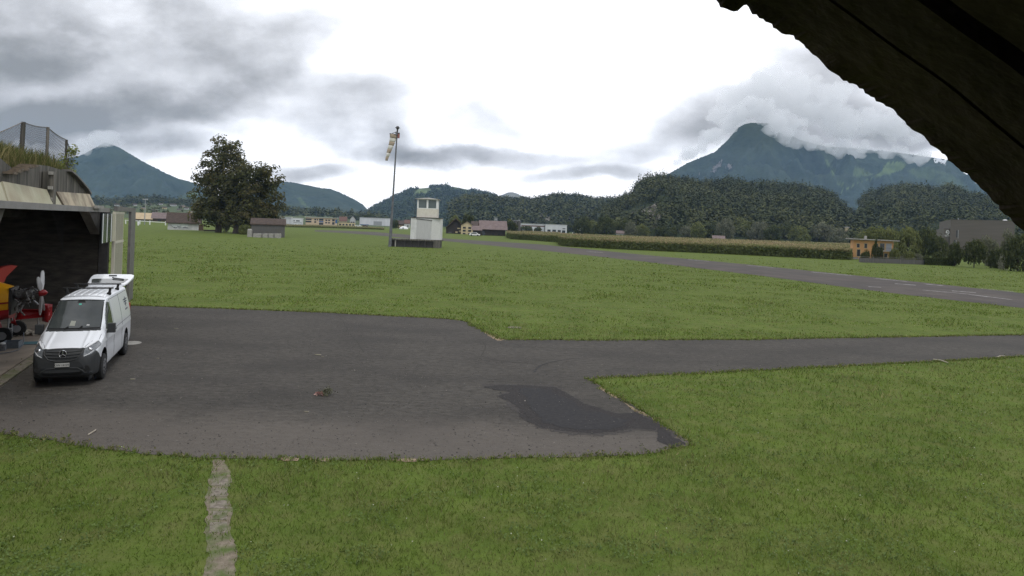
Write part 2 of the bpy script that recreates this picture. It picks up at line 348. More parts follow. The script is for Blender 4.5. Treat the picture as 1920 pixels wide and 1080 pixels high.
def crown_mesh(name, ells, ncl, nl, leaf, crad, mat, seed):
    rg = np.random.default_rng(seed); C, Nn, T = crown_pts(ells, ncl, nl, crad, rg)
    V, Q = leafquads(C, Nn, leaf * rg.uniform(.6, 1.3, len(C)), rg)
    return npmesh(name, V, Q, mat, tint=T, obj=False)
def inpoly(P, poly):
    P = np.asarray(P); x, y = P[:, 0], P[:, 1]; r = np.zeros(len(P), bool); n = len(poly); j = n - 1
    for i in range(n):
        xi, yi = poly[i][:2]; xj, yj = poly[j][:2]
        if yi != yj: r ^= ((yi > y) != (yj > y)) & (x < (xj - xi) * (y - yi) / (yj - yi) + xi)
        j = i
    return r
def resample(pts, step, jit=0, closed=True, seed=0):
    out = []; rg = random.Random(seed); n = len(pts)
    for i in range(n if closed else n - 1):
        a = np.array(pts[i][:2], float); b = np.array(pts[(i + 1) % n][:2], float); L = np.linalg.norm(b - a); k = max(1, int(L / step))
        nn = np.array([-(b - a)[1], (b - a)[0]]) / max(L, 1e-6)
        for q in range(k):
            p = a + (b - a) * q / k
            j = jit * (noise.noise(Vector((p[0] * 1.1, p[1] * 1.1, seed))) * 1.6 + noise.noise(Vector((p[0] * 5, p[1] * 5, seed))) * .8 + rg.uniform(-.25, .25)) if jit else 0
            out.append(tuple(p + nn * j))
    return out
def sheet(name, poly, z, mat, kind='structure', **k):
    V, E, F, *_ = delaunay_2d_cdt([Vector(p) for p in poly], [(i, (i + 1) % len(poly)) for i in range(len(poly))], [], 1, 1e-5)
    o = pymesh(name, [(v.x, v.y, z) for v in V], [tuple(f) for f in F], mat)
    if o.data.polygons and o.data.polygons[0].normal.z < 0: o.data.flip_normals()
    return tag(o, kind=kind, **k)

# ================================================================ GROUND
HA = np.array([-13.3, 16.7]); HU = np.array([-.392, .920]); HN = np.array([.920, .392])   # left hangar: front corner, along the front, outward
def HP(t, Y=0.0, z=0.0):                            # hangar coordinates -> world (Y inward)
    p = HA + HU * t - HN * Y; return np.array([p[0], p[1], z])
def HF(px, py, Y=0.0):                              # pixel -> (t, z) on the hangar plane at inward depth Y
    o = HA - HN * Y; d = ray(px, py); k = (o @ HN - CP[:2] @ HN) / (d[:2] @ HN); p = CP + d * k
    return float((p[:2] - o) @ HU), float(p[2])
g = pymesh('ground', [(-2600, -190, 0), (2600, -190, 0), (2600, 2590, 0), (-2600, 2590, 0)], [(0, 1, 2, 3)], m_grass); tag(g, kind='structure')
gp = lambda L: [tuple(G(x, y)[:2]) for x, y in L]
APR = [tuple(HP(-5)[:2]), tuple(HP(15.2)[:2])] + gp([(250, 573), (420, 579), (600, 586), (840, 598), (872, 603), (905, 621), (940, 637), (1150, 638), (1400, 637), (1920, 628), (2150, 624),
      (2150, 658), (1920, 669), (1700, 681), (1500, 691), (1250, 703), (1100, 711), (1135, 731), (1190, 765), (1250, 800), (1292, 834), (1240, 849), (1100, 857), (950, 861), (800, 864), (600, 862), (400, 860), (300, 853), (200, 845), (80, 824), (0, 815)])
APR_R = resample(APR, .22, .07, True, 3)
sheet('apron', APR_R, .008, m_asph)
PUD = gp([(908, 727), (928, 722), (980, 724), (1035, 726), (1067, 739), (1094, 757), (1122, 769), (1162, 776), (1193, 772), (1225, 794), (1255, 812), (1284, 833), (1262, 840), (1230, 826), (1231, 808), (1193, 803), (1154, 812), (1122, 815), (1055, 810), (1007, 800), (978, 776), (962, 760), (940, 744), (955, 736)])
PUDR = resample(PUD, .06, .10, True, 9); sheet('wet_patch', PUDR, .014, m_wet)
cpd = np.mean(np.array(PUD), 0); PUO = [tuple(cpd + (np.array(p) - cpd) * 1.07 + [0, .05]) for p in PUD[:13]] + [tuple(cpd + (np.array(p) - cpd) * 1.05 - [0, .06]) for p in PUD[13:]]
sheet('damp_rim', resample([p for p in PUO if inpoly(np.array([p]), APR_R)[0]], .05, .16, True, 19), .0115, m_damp)
PUW = gp([(985, 730), (1030, 733), (1058, 744), (1086, 762), (1120, 775), (1160, 784), (1188, 790), (1180, 799), (1148, 806), (1110, 808), (1060, 803), (1020, 792), (1000, 774), (985, 752)])
sheet('puddle', resample(PUW, .06, .14, True, 12), .018, m_water)
RS = [[(1170, 755), (1186, 763), (1206, 774), (1232, 790), (1226, 792), (1200, 778), (1180, 766)], [(1118, 720), (1135, 731), (1160, 746), (1156, 748), (1130, 733)], [(520, 861), (540, 857), (562, 860), (560, 865), (530, 865)], [(720, 864), (760, 861), (800, 862), (780, 866)], [(595, 862), (612, 861), (615, 865), (598, 866)], [(905, 621), (925, 629), (945, 637), (935, 639), (915, 630)]]
m_red_soil = M('reddish_soil', (.26, .17, .11), (.34, .27, .19), 14, .95, .01, 60, c3=(.10, .10, .05), scale3=9, amt3=.8)
for i, q_ in enumerate(RS): sheet('rim_soil', resample(gp(q_), .05, .05, True, 30 + i), .0105 + .0002 * i, m_red_soil)
nt_ = m_asph.node_tree; pb = nt_.nodes['Principled BSDF']; oldc = pb.inputs['Base Color'].links[0].from_socket      # drier, dustier asphalt along the near rim
tcn = N(nt_, 'ShaderNodeTexCoord'); sxn = N(nt_, 'ShaderNodeSeparateXYZ'); nt_.links.new(tcn.outputs['Object'], sxn.inputs[0])
nzn = N(nt_, 'ShaderNodeTexNoise'); nzn.inputs['Scale'].default_value = .6; nzn.inputs['Detail'].default_value = 6; nt_.links.new(tcn.outputs['Object'], nzn.inputs['Vector'])
ya = math_(nt_, 'MULTIPLY_ADD', nzn.outputs[0], 2.2, -1.1); yb_ = math_(nt_, 'ADD', sxn.outputs[1], ya)
mrn = N(nt_, 'ShaderNodeMapRange', interpolation_type='SMOOTHSTEP'); nt_.links.new(yb_, mrn.inputs[0]); mrn.inputs[1].default_value = 15.4; mrn.inputs[2].default_value = 13.4; mrn.inputs[4].default_value = .5
mxn = N(nt_, 'ShaderNodeMix', data_type='RGBA'); nt_.links.new(mrn.outputs[0], mxn.inputs[0]); nt_.links.new(oldc, mxn.inputs[6]); mxn.inputs[7].default_value = (.150, .130, .112, 1); nt_.links.new(mxn.outputs[2], pb.inputs['Base Color'])
near = [(2150, 612), (1920, 578), (1760, 560), (1627, 544), (1402, 514), (1177, 487), (1009, 469), (840, 452.5), (760, 446), (700, 441), (640, 436.5), (590, 434)]
farr = [(590, 431.5), (640, 432.5), (700, 435), (760, 439.5), (840, 447.5), (1009, 458), (1177, 475), (1402, 496), (1627, 519), (1760, 533), (1909, 549), (2150, 583)]
RWY = gp(near + farr)
sheet('runway', resample(RWY, 2.0, .12, True, 4), .010, m_asph2)
def strip(p0, p1, w):                               # thin painted strip between two pixels on the ground
    a = G(*p0)[:2]; b = G(*p1)[:2]; n = np.array([-(b - a)[1], (b - a)[0]]); n = n / np.linalg.norm(n) * w / 2
    return [a - n, b - n, b + n, a + n]
marks = MB()
for a, b, w in [((1520, 510), (1600, 517), .55), ((1678, 532), (1717, 535), .5), ((1731, 544), (1819, 552), .35), ((1785, 545.5), (1830, 549), .5), ((1628, 537.5), (1652, 539), .4), ((1819, 552.5), (1897, 562), .35), ((1734, 532.5), (1768, 536), .45),
                ((1290, 487), (1330, 490), .5), ((1400, 497.5), (1450, 502), .5), ((1640, 522), (1700, 528), .45), ((1100, 471), (1130, 474), .5), ((690, 437), (745, 440), .6), ((1840, 541), (1900, 547), .3)]:
    q = strip(a, b, w); marks.add([(p[0], p[1], .014) for p in q], [(0, 1, 2, 3)])
tag(marks.build('runway_markings', m_mark, fix=False), kind='structure')
PATH = gp([(398, 862), (428, 863), (433, 900), (429, 935), (439, 960), (436, 1000), (443, 1040), (440, 1110), (372, 1110), (386, 1040), (378, 1000), (390, 960), (384, 935), (394, 900)])
sheet('path', resample(PATH, .06, .045, True, 5), .009, m_earth)
for i, (y0, y1, lab) in enumerate([(893, 913, 'weathered slab sunk in the path, nearest the apron'), (916, 934, 'weathered slab of the path below the one nearest the apron, with two dark holes'), (937, 956, 'weathered slab in the middle of the visible slabs of the path'),
                            (959, 977, 'weathered slab above the lowest slab of the path'), (980, 1001, 'lowest visible weathered slab of the path')]):
    a, b, c, d = [G(*q)[:2] for q in ((391, y1), (431, y1), (428, y0), (396, y0))]
    cc = (a + b + c + d) / 4; rs = random.Random(i + 5); a, b, c, d = [cc + (p - cc) * rs.uniform(.78, 1.0) + np.array([rs.uniform(-.02, .02), rs.uniform(-.015, .015)]) for p in (a, b, c, d)]; pts_ = resample([a, b, c, d], .06, .02, True, i)
    mb = MB(); mb.prism([tuple(p) for p in pts_], .0, .014, 'xy'); o = mb.build('paving_slab', m_stone); tag(o, lab, 'paving slab', 'old slabs of the trodden path')
rgg = np.random.default_rng(77); n = 26000; Yg = 9 + 24 * rgg.uniform(0, 1, n) ** 1.6; Pg = np.stack([rgg.uniform(-.83, .62, n) * Yg, Yg], 1); Pg = Pg[inpoly(Pg, APR_R)]; n = len(Pg)
Cg = np.concatenate([Pg, rgg.uniform(.012, .022, (n, 1))], 1); Vg, Qg = leafquads(Cg, np.tile([0, 0, 1.0], (n, 1)), .013 + rgg.uniform(0, 1, n) ** 6 * .03 + Pg[:, 1] * .0007, rgg, jit=.3)
tag(npmesh('loose_grit', Vg, Qg, M('grit', (.075, .068, .060), (.17, .155, .135), 9, .9, tint=(.030, .028, .026), island=.5), tint=(rgg.uniform(0, 1, n) > .45).astype(float)), 'fine grit and small stones lying loose on the apron', kind='stuff')
for k_, cr_ in enumerate([[(636, 590), (644, 604), (652, 622), (668, 640), (684, 662)], [(905, 640), (910, 655), (903, 668), (925, 676), (985, 682), (1040, 688)], [(960, 650), (1100, 655), (1300, 652), (1500, 656)]]):
    c_ = gp(cr_); c_ = resample(c_, .12, .06, False, 40 + k_); mbk = MB()
    for i in range(len(c_) - 1):
        a, b = np.array(c_[i]), np.array(c_[i + 1]); nn = np.array([-(b - a)[1], (b - a)[0]]); nn = nn / (np.linalg.norm(nn) + 1e-9) * (.008 + .010 * abs(noise.noise(Vector((i * .4, k_, 0))))); mbk.add([(*(a - nn), .0125), (*(b - nn), .0125), (*(b + nn), .0125), (*(a + nn), .0125)], [(0, 1, 2, 3)])
    tag(mbk.build('asphalt_crack', MATS.get('crack_dark') or M('crack_dark', (.026, .024, .020), None), fix=False), kind='structure')
# small things on the apron
def flake(px, py, s, lab, mat=None, name='paint_flake', cat='debris'):
    p = G(px, py, .012); mb = MB(); n = 7; rg = random.Random(px)
    mb.prism([(math.cos(k * 6.283 / n) * s * rg.uniform(.6, 1.2), math.sin(k * 6.283 / n) * s * .6 * rg.uniform(.6, 1.2)) for k in range(n)], 0, .008, 'xy')
    o = mb.build(name, mat or m_stone); o.location = p; return tag(o, lab, cat)
flake(249, 711, .10, 'small pale chip lying on asphalt right of the van front')
flake(330, 616, .10, 'small pale chip on asphalt near the far lawn edge')
flake(597, 665, .14, 'larger pale chip in the middle of the asphalt apron')
flake(605, 669, .07, 'tiny pale chip beside the larger chip in the middle of the apron')
flake(575, 772, .07, 'tiny pale chip on asphalt below the withered clump')
flake(296, 672, .06, 'tiny pale chip on asphalt right of the manhole cover')
flake(965, 614, .45, 'pale flat stone slab lying in the lawn by the apron corner', name='stone_slab', cat='slab')
mb = MB(); mb.tube([(0, 0, 0), (0, 0, .02)], .36, 24); o = mb.build('manhole_cover', m_concL); o.location = G(243, 644, 0); tag(o, 'round pale grey manhole cover in asphalt behind the van', 'manhole cover')
sk = [G(x, y, .013) for x, y in [(1002, 698), (1006, 691), (1014, 685), (1028, 680), (1045, 676.5), (1063, 674), (1088, 671.5)]]
mb = MB()
for i in range(len(sk) - 1):
    a, b = sk[i], sk[i + 1]; n = np.array([-(b - a)[1], (b - a)[0], 0]); n /= np.linalg.norm(n); w = .035 if i < 3 else .022
    mb.add([a - n * w, b - n * w, b + n * w, a + n * w], [(0, 1, 2, 3)])
tag(mb.build('skid_mark', M('tyre_rubber_mark', (.028, .026, .026), None), fix=False), kind='structure')
def twig(p0, p1, r, lab):
    a = G(*p0, .03); b = G(*p1, .03); mb = MB(); m = (a + b) / 2 + np.array([.03, .05, .02]); mb.tube([a, m, b], [r, r, r * .5], 5); tag(mb.build('twig', m_cloth), lab, 'twig')
twig((1750, 674), (1778, 680), .025, 'pale dry twig lying on the taxiway edge by the lawn')
twig((1868, 670), (1884, 667), .02, 'short pale twig at the far right edge of the taxiway')
twig((165, 815), (180, 805), .012, 'thin straw lying on asphalt at the lower left')
# withered clump
t = empty('weed_clump', G(609, 741, .012), 0, 'withered clump of weeds with reddish leaves lying on the apron', 'weed clump')
rg = np.random.default_rng(3); C = rg.normal(size=(160, 3)) * np.array([.085, .07, .05]) + np.array([.04, 0, .10]); C[:, 2] = np.maximum(C[:, 2], .015)
V, Q = leafquads(C, unit(160, rg), .07, rg, asp=.35); npmesh('foliage', V, Q, m_debris, t)
C = rg.normal(size=(40, 3)) * np.array([.05, .04, .02]) + np.array([-.13, -.02, .05]); C[:, 2] = np.maximum(C[:, 2], .01)
V, Q = leafquads(C, unit(40, rg), .06, rg); npmesh('leaves', V, Q, M('reddish_leaf', (.22, .07, .06), (.40, .28, .24), 20), t)

# ---------------------------------------------------------------- grass: blades of the near lawn, clumps farther out
def grass_blades():
    rg = np.random.default_rng(11); Vs = []; Ts = []; Hs = []
    zones = [  # depth range, blades per m2, height, width
        (7.3, 10, 620, .055, .013), (10, 13, 420, .06, .016), (13, 18, 230, .065, .020), (18, 30, 95, .08, .030), (30, 50, 34, .085, .055), (50, 85, 14, .10, .10), (85, 130, 4, .12, .18)]
    for y0, y1, dens, h, w in zones:
        x0, x1 = -.86 * y1, .86 * y1
        n = int((x1 - x0) * (y1 - y0) * dens); P = np.stack([rg.uniform(x0, x1, n), rg.uniform(y0, y1, n)], 1)
        P = P[np.abs(P[:, 0]) < .84 * P[:, 1]]
        if y0 >= 50: P = P[rg.uniform(0, 1, len(P)) < np.clip((130 - P[:, 1]) / 70, 0, 1)]
        ok = ~inpoly(P, APR_R) & ~inpoly(P, RWY)
        pin = inpoly(P, PATH); pk_ = np.array([noise.noise(Vector((p[0] * 3.5, p[1] * 3.5, 1))) for p in P[pin]]) if pin.any() else np.zeros(0); kp = np.zeros(len(P), bool); kp[pin] = rg.uniform(0, 1, pin.sum()) < np.where(pk_ > -.04, .85, .16); ok &= (~pin | kp)
        ok &= ~(((P - HA) @ HN < .4) & ((P - HA) @ HU < 15))
        P = P[ok]
        # clumpy height and thinning
        ph = np.sin(P[:, 0] * 1.7 + np.sin(P[:, 1] * 1.3) * 2) * np.sin(P[:, 1] * 1.9 + np.sin(P[:, 0] * .8) * 2)
        ph2 = np.sin(P[:, 0] * .45 + 1.3 * np.sin(P[:, 1] * .31)) * np.sin(P[:, 1] * .52 + np.sin(P[:, 0] * .27) * 2)
        m = len(P); hh = h * (1 + .35 * ph + .25 * ph2) * rg.uniform(.5, 1.5, m) ** 1.2; 
        if y0 >= 30: hh *= np.clip(.6 + 1.5 * np.array([noise.noise(Vector((p[0] * .22, p[1] * .30, 2))) + .5 * noise.noise(Vector((p[0] * .7, p[1] * .9, 7))) for p in P]), .2, 2.0)
        a = rg.uniform(0, 2 * np.pi, m); d = np.stack([np.cos(a), np.sin(a), np.zeros(m)], 1)
        la = rg.uniform(0, 2 * np.pi, m); ln = np.stack([np.cos(la), np.sin(la), np.zeros(m)], 1) * (hh * rg.uniform(.2, 1.1, m))[:, None]
        B = np.concatenate([P, np.full((m, 1), .0)], 1); ww = w * rg.uniform(.5, 1.3, m)[:, None]
        Vs.append(np.stack([B - d * ww / 2, B + d * ww / 2, B + ln + np.array([0, 0, 1.0]) * hh[:, None]], 1).reshape(-1, 3))
        pn = np.array([noise.noise(Vector((p[0] * .9, p[1] * .9, 0))) + .6 * noise.noise(Vector((p[0] * .22, p[1] * .3, 5))) for p in P]) if y0 < 30 else .3 * ph2
        Ts.append(np.clip(rg.uniform(0, 1, m) ** 4 * .8 + .38 * pn, 0, 1))
    # blades leaning over the asphalt rim
    E_ = np.array(APR_R); E_ = E_[(E_[:, 1] > 7.5) & (np.abs(E_[:, 0]) < .83 * E_[:, 1]) & (((E_ - HA) @ HN > .5) | (E_[:, 1] > 31))]
    P = np.repeat(E_, 26, 0) + rg.normal(size=(len(E_) * 26, 2)) * .07 * np.repeat(rg.uniform(.3, 1.6, len(E_)), 26)[:, None]; m = len(P)
    hh = .05 * rg.uniform(.4, 1.5, m) * (1 + P[:, 1] * .012); a = rg.uniform(0, 6.283, m); d = np.stack([np.cos(a), np.sin(a), 0 * a], 1) * (.007 + P[:, 1:2] * .0006); B = np.concatenate([P, np.zeros((m, 1))], 1); ln = unit(m, rg) * [1, 1, 0] * hh[:, None] * .9
    Vs.append(np.stack([B - d, B + d, B + ln + np.array([0, 0, 1.0]) * hh[:, None]], 1).reshape(-1, 3)); Ts.append(np.clip(rg.uniform(0, 1, m) ** 2.5, 0, 1))
    V = np.concatenate(Vs); T = np.concatenate(Ts)
    o = npmesh('grass', V, np.arange(len(V)).reshape(-1, 3), m_blade, tint=T); tag(o, 'green meadow grass growing over the lawns around the apron', kind='stuff')
    # tufts on the asphalt rim
    return o
grass_blades()
def rim_weeds():
    rg = np.random.default_rng(17); P = np.array(APR_R); k = rg.choice(len(P), 700); C = np.concatenate([P[k] + rg.normal(size=(700, 2)) * .09, np.full((700, 1), .02)], 1)
    C = C[(C[:, 1] > 7) & (np.abs(C[:, 0]) < .84 * C[:, 1])]
    C = np.repeat(C, 6, 0) + rg.normal(size=(len(C) * 6, 3)) * .05; C[:, 2] = np.abs(C[:, 2]) * .8 + .01
    V, Q = leafquads(C, np.tile([0, 0, 1.0], (len(C), 1)), .05, rg); o = npmesh('rim_weeds', V, Q, m_wild, tint=rg.uniform(0, 1, len(C)) ** 2); tag(o, 'low straw coloured weeds creeping over the asphalt rim', kind='stuff')
rim_weeds()
def white_flowers():
    rg = np.random.default_rng(23); n = 900; Y = rg.uniform(8, 60, n); P = np.stack([rg.uniform(-.82, .82, n) * Y, Y], 1)
    P = P[~inpoly(P, APR_R) & ~inpoly(P, PATH) & ~inpoly(P, RWY)]; n = len(P); C = np.concatenate([P, rg.uniform(.05, .09, (n, 1))], 1)
    V, Q = leafquads(C, np.tile([0, -.5, 1.0], (n, 1)), .016 + P[:, 1] * .0006, rg); o = npmesh('clover_flowers', V, Q, M('clover_white', (.42, .42, .33), None)); tag(o, 'tiny white clover flowers scattered in the lawn', kind='stuff')
    n = 60000; Y = 7.4 + 22 * rg.uniform(0, 1, n) ** 1.5; P = np.stack([rg.uniform(-.82, .82, n) * Y, Y], 1); pn = np.array([noise.noise(Vector((p[0] * .8, p[1] * .8, 12))) + .5 * noise.noise(Vector((p[0] * 2.5, p[1] * 2.5, 3))) for p in P])
    P = P[(pn > .12) & ~inpoly(P, APR_R) & ~inpoly(P, PATH)]; n = len(P); C = np.concatenate([P, rg.uniform(.02, .06, (n, 1))], 1)
    V, Q = leafquads(C, np.tile([0, 0, 1.0], (n, 1)), .028 + P[:, 1] * .001, rg, jit=.9); o = npmesh('clover', V, Q, M('clover_leaf', (.095, .150, .040), (.15, .20, .065), 4, island=.3, trans=.3), tint=rg.uniform(0, 1, n)); tag(o, 'patches of low clover leaves spread through the near lawn', kind='stuff')
white_flowers()

# ================================================================ HILLS AND MOUNTAINS
def interp(L, x):
    xs = [p[0] for p in L]; ys = [p[1] for p in L]; return float(np.interp(x, xs, ys))
class Hill:
    def __init__(s, name, ridge, Dr, Db, drop, step, rows, prof, amp, freq, mat, patches=(), kind='structure', zb=0.0, seed=0, back=.5, rough=0):
        s.ridge, s.Dr, s.Db, s.prof, s.drop, s.zb, s.seed, s.amp, s.freq = ridge, Dr, Db, prof, drop, zb, seed, amp, freq; s.rough = rough
        pxs = np.arange(ridge[0][0], ridge[-1][0] + step, step); nb = 10; V = []; T = []
        vs = np.concatenate([np.linspace(0, 1, rows), 1 + np.linspace(0, back, nb + 1)[1:]])
        for px in pxs:
            for v in vs: V.append(s.surf(px, v))
        V = np.array(V); m = len(vs)
        for p in V:
            d = p - CP; X = 960 + FPX * (d @ RV) / d[1]; Yp = HZ(960) - FPX * (d @ UV) / d[1]; X += 3 * noise.noise(Vector((X * .08, Yp * .08, 3))); Yp += 2.5 * noise.noise(Vector((X * .1, Yp * .15, 9)))
            t = 0.0
            for poly, val in patches:
                if inpoly(np.array([[X, Yp]]), poly)[0]: t = val * (.75 + .5 * noise.noise(Vector((X * .06, Yp * .12, 1))))
            T.append(t)
        Q = [(i * m + j, (i + 1) * m + j, (i + 1) * m + j + 1, i * m + j + 1) for i in range(len(pxs) - 1) for j in range(m - 1)]
        s.o = npmesh(name, V, np.array(Q), mat, smooth=True, tint=np.array(T)); tag(s.o, kind=kind)
    def D(s, px, which):
        d = s.Dr if which else s.Db
        return d if not hasattr(d, '__len__') else interp(d, px)
    def surf(s, px, v):
        Dr, Db = s.D(px, 1), s.D(px, 0); R = at(px, interp(s.ridge, px), Dr); R[2] -= s.drop
        if s.rough: R[2] += s.rough * (noise.noise(Vector((px * .35, s.seed, 0))) + .6 * noise.noise(Vector((px * 1.1, s.seed, 4))))
        b = at(px, HZ(px) + CAMZ * FPX / Db, Db); b[2] = s.zb
        if v <= 1:
            p = b + (R - b) * v; p[2] = s.zb + (R[2] - s.zb) * v ** s.prof
            k = min(1, v * 5) * min(1, (1 - v) * 4)
        else:
            f = v - 1; p = R + (R - b) * f; p[2] = R[2] * (1 - f * 1.1) - 2 * f; k = 0
        if s.amp and k > 0:
            q = Vector((p[0], p[1] * .6, s.seed * 100)) * s.freq
            n = noise.fractal(q, .9, 2.1, 6) ; r = 1 - abs(noise.noise(q * .9 + Vector((5, 1, 2)))) * 2
            p[2] += s.amp * k * (.7 * n + .6 * r - .55)
            p[2] = max(p[2], s.zb)
        return p
def protos(n, quads, seed):
    out = []
    for i in range(n):
        rg = np.random.default_rng(seed + i); C = []; Nn = []; T = []
        k = 7; u = unit(k, rg); u[:, 2] = np.abs(u[:, 2]) * .9; c0 = u * .62
        for j in range(quads):
            a = c0[rg.integers(k)]; q = rg.normal(size=3) * .24; C.append(a + q); Nn.append(a * .8 + q * 1.5 + np.array([0, 0, .5])); T.append(rg.uniform(0, .10))
        out.append((np.array(C), np.array(Nn), np.array(T)))
    return out
def forest(name, label, spots, size, quads, leaf, mat, seed=0, conif=.1):
    """spots: (n,3) ground points; one dense wood of many crowns"""
    rg = np.random.default_rng(seed); pr = protos(6, quads, seed); Vs = []; Ts = []
    for p in spots:
        C, Nn, T = pr[rg.integers(6)]; s = size * (.55 + 1.1 * rg.uniform() ** 1.8); a = rg.uniform(0, 6.28); ca, sa = math.cos(a), math.sin(a)
        Rm = np.array([[ca, -sa, 0], [sa, ca, 0], [0, 0, 1]])
        st = np.array([s * .55, s * .55, s * .75])
        C2 = C.copy()
        if rg.uniform() < conif:
            hgt = (C2[:, 2] + .3) / 1.3; C2[:, :2] *= np.clip(1.05 - hgt, .12, 1)[:, None]; st = st * np.array([.8, .8, 1.5])
        P = (C2 * st) @ Rm.T + p + np.array([0, 0, s * .32])
        Vq, _ = leafquads(P, Nn @ Rm.T, leaf * rg.uniform(.7, 1.3, len(P)), rg, jit=.3)
        Vs.append(Vq); Ts.append(np.clip(T + rg.uniform(0, 1) ** 2.2 * .65 + .45 * noise.noise(Vector(tuple(p)) * .012) + .25 * noise.noise(Vector(tuple(p)) * .05), 0, 1))
    V = np.concatenate(Vs); o = npmesh(name, V, np.arange(len(V)).reshape(-1, 4), mat, tint=np.concatenate(Ts)); return tag(o, label, kind='stuff')
def scatter(hill, n, px0, px1, seed, pw=.75, avoid=(), v0=.0):
    rg = np.random.default_rng(seed); out = []
    while len(out) < n:
        px = rg.uniform(px0, px1); v = v0 + (1.02 - v0) * rg.uniform() ** pw
        if rg.uniform() < .12: v = rg.uniform(.96, 1.02)
        p = hill.surf(px, v)
        if avoid:
            d = p - CP; X = 960 + FPX * (d @ RV) / d[1]; Y = HZ(960) - FPX * (d @ UV) / d[1]
            if any(inpoly(np.array([[X, Y]]), a)[0] for a in avoid): continue
        out.append(p)
    return np.array(out)
# far mountains, beyond the valley air
R_R = [(1225, 335), (1255, 325), (1290, 305), (1340, 285), (1365, 262), (1380, 243), (1394, 233), (1410, 230), (1445, 231), (1458, 236), (1468, 246), (1500, 262), (1545, 274), (1600, 278), (1660, 283), (1720, 291), (1780, 300), (1850, 360), (1980, 400), (2300, 430)]
mead_r = [([(1575, 362), (1612, 343), (1650, 330), (1687, 321), (1700, 309), (1690, 303), (1665, 306), (1652, 322), (1620, 339), (1580, 355)], .95), ([(1545, 299), (1550, 298), (1566, 318), (1564, 326), (1558, 320)], .7), ([(1598, 318), (1612, 314), (1630, 322), (1644, 333), (1620, 328), (1600, 330)], .55),
          ([(1572, 340), (1584, 345), (1582, 350), (1570, 346)], .6), ([(1700, 318), (1740, 312), (1790, 330), (1840, 365), (1800, 362), (1750, 340), (1720, 335)], .35)]
hm = Hill('mountain', R_R, 3900, [(1200, 2750), (2300, 2750)], 0, 2.5, 120, 1.0, 190, .0048, m_mtn, mead_r, seed=1, rough=5)
# bare rock gullies on its left flank
def rocks(name, hill, polys, mat, lift=9, seed=0):
    V = []; F = []; rg = random.Random(seed)
    for poly in polys:
        x0, x1 = min(p[0] for p in poly), max(p[0] for p in poly); base = len(V)
        step = .8; nx = int((x1 - x0) / step) + 2; nv = 90; idx = {}
        for i in range(nx):
            px = x0 + i * step
            for j in range(nv):
                p = hill.surf(px, j / (nv - 1)); d = p - CP; X = 960 + FPX * (d @ RV) / d[1]; Y = HZ(960) - FPX * (d @ UV) / d[1]
                X2 = X + 3 * noise.noise(Vector((X * .3, Y * .3, 1))); Y2 = Y + 3 * noise.noise(Vector((X * .3, Y * .3, 7)))
                if inpoly(np.array([[X2, Y2]]), poly)[0]:
                    n = noise.fractal(Vector(tuple(p)) * .05, .8, 2, 4); q = p + np.array([0, -lift * (1 + .6 * n), lift * .35 * n]); idx[i, j] = len(V); V.append(q)
        for (i, j) in list(idx):
            if (i + 1, j) in idx and (i, j + 1) in idx and (i + 1, j + 1) in idx: F.append((idx[i, j], idx[i + 1, j], idx[i + 1, j + 1], idx[i, j + 1]))
    if F: tag(pymesh(name, V, F, mat, smooth=False), kind='structure')
rocks('mountain_rocks', hm, [[(1330, 326), (1336, 312), (1352, 297), (1358, 300), (1350, 312), (1340, 324)], [(1305, 330), (1310, 322), (1313, 325), (1308, 334)], [(1356, 316), (1366, 306), (1378, 312), (1364, 322)], [(1466, 298), (1468, 290), (1470, 290), (1469, 300)]], m_mtnrock, 14)
R_L = [(-500, 310), (-200, 306), (0, 302), (60, 300), (110, 300), (150, 292), (175, 279), (195, 268), (205, 269), (225, 277), (260, 298), (300, 320), (335, 335), (365, 343), (395, 355), (430, 385), (480, 400)]
hl = Hill('mountain', R_L, 3400, 2700, 0, 3, 90, 1.0, 130, .005, m_mtn, [([(330, 378), (345, 365), (372, 358), (372, 376), (350, 384)], .5)], seed=2, rough=4)
R_M = [(440, 352), (500, 343), (525, 340), (550, 342), (575, 347), (600, 352), (620, 354), (640, 362), (665, 374), (680, 383), (692, 396), (720, 408)]
hn = Hill('mountain', R_M, 3900, 2800, 0, 3, 50, 1.0, 40, .004, m_mtn, [([(555, 372), (562, 368), (575, 385), (590, 398), (580, 396), (566, 384)], .55)], seed=3, rough=3)
R_P = [(925, 372), (940, 366), (952, 361), (960, 360), (970, 363), (982, 369), (1010, 378)]
hp = Hill('mountain', R_P, 5200, 3600, 0, 3, 20, 1.0, 20, .004, M('pale_peak', (.08, .10, .09), (.2, .21, .2), .006, .95), seed=4)
# valley slopes inside the air
R_1 = [(640, 425), (668, 409), (684, 397), (700, 386), (740, 366), (765, 354), (780, 350), (820, 346), (850, 346), (880, 352), (920, 362), (960, 378), (1000, 390), (1060, 400)]
mead1 = [([(773, 367), (780, 356), (790, 351), (803, 351), (812, 357), (806, 362), (795, 366)], 1.0), ([(843, 350), (862, 349), (885, 356), (880, 360), (850, 357)], .45), ([(815, 352), (826, 352), (826, 358), (816, 358)], .5)]
h1 = Hill('hill', R_1, 2350, 1500, 8, 3, 50, .9, 25, .005, m_under, seed=5, patches=mead1, back=.2)
forest('far_wooded_hill', 'bluish green woods covering the far hill behind the control hut', scatter(h1, 4600, 660, 1050, 51, .8, [p for p, _ in mead1]), 10, 14, 5, m_ff, 5, .15)
R_2 = [(840, 380), (870, 366), (900, 366), (940, 370), (1000, 373), (1030, 367), (1045, 364), (1080, 366), (1110, 370), (1150, 371), (1175, 368), (1200, 362), (1240, 356)]
h2 = Hill('hill', R_2, 1300, 800, 8, 3, 50, .75, 14, .008, m_under, seed=6)
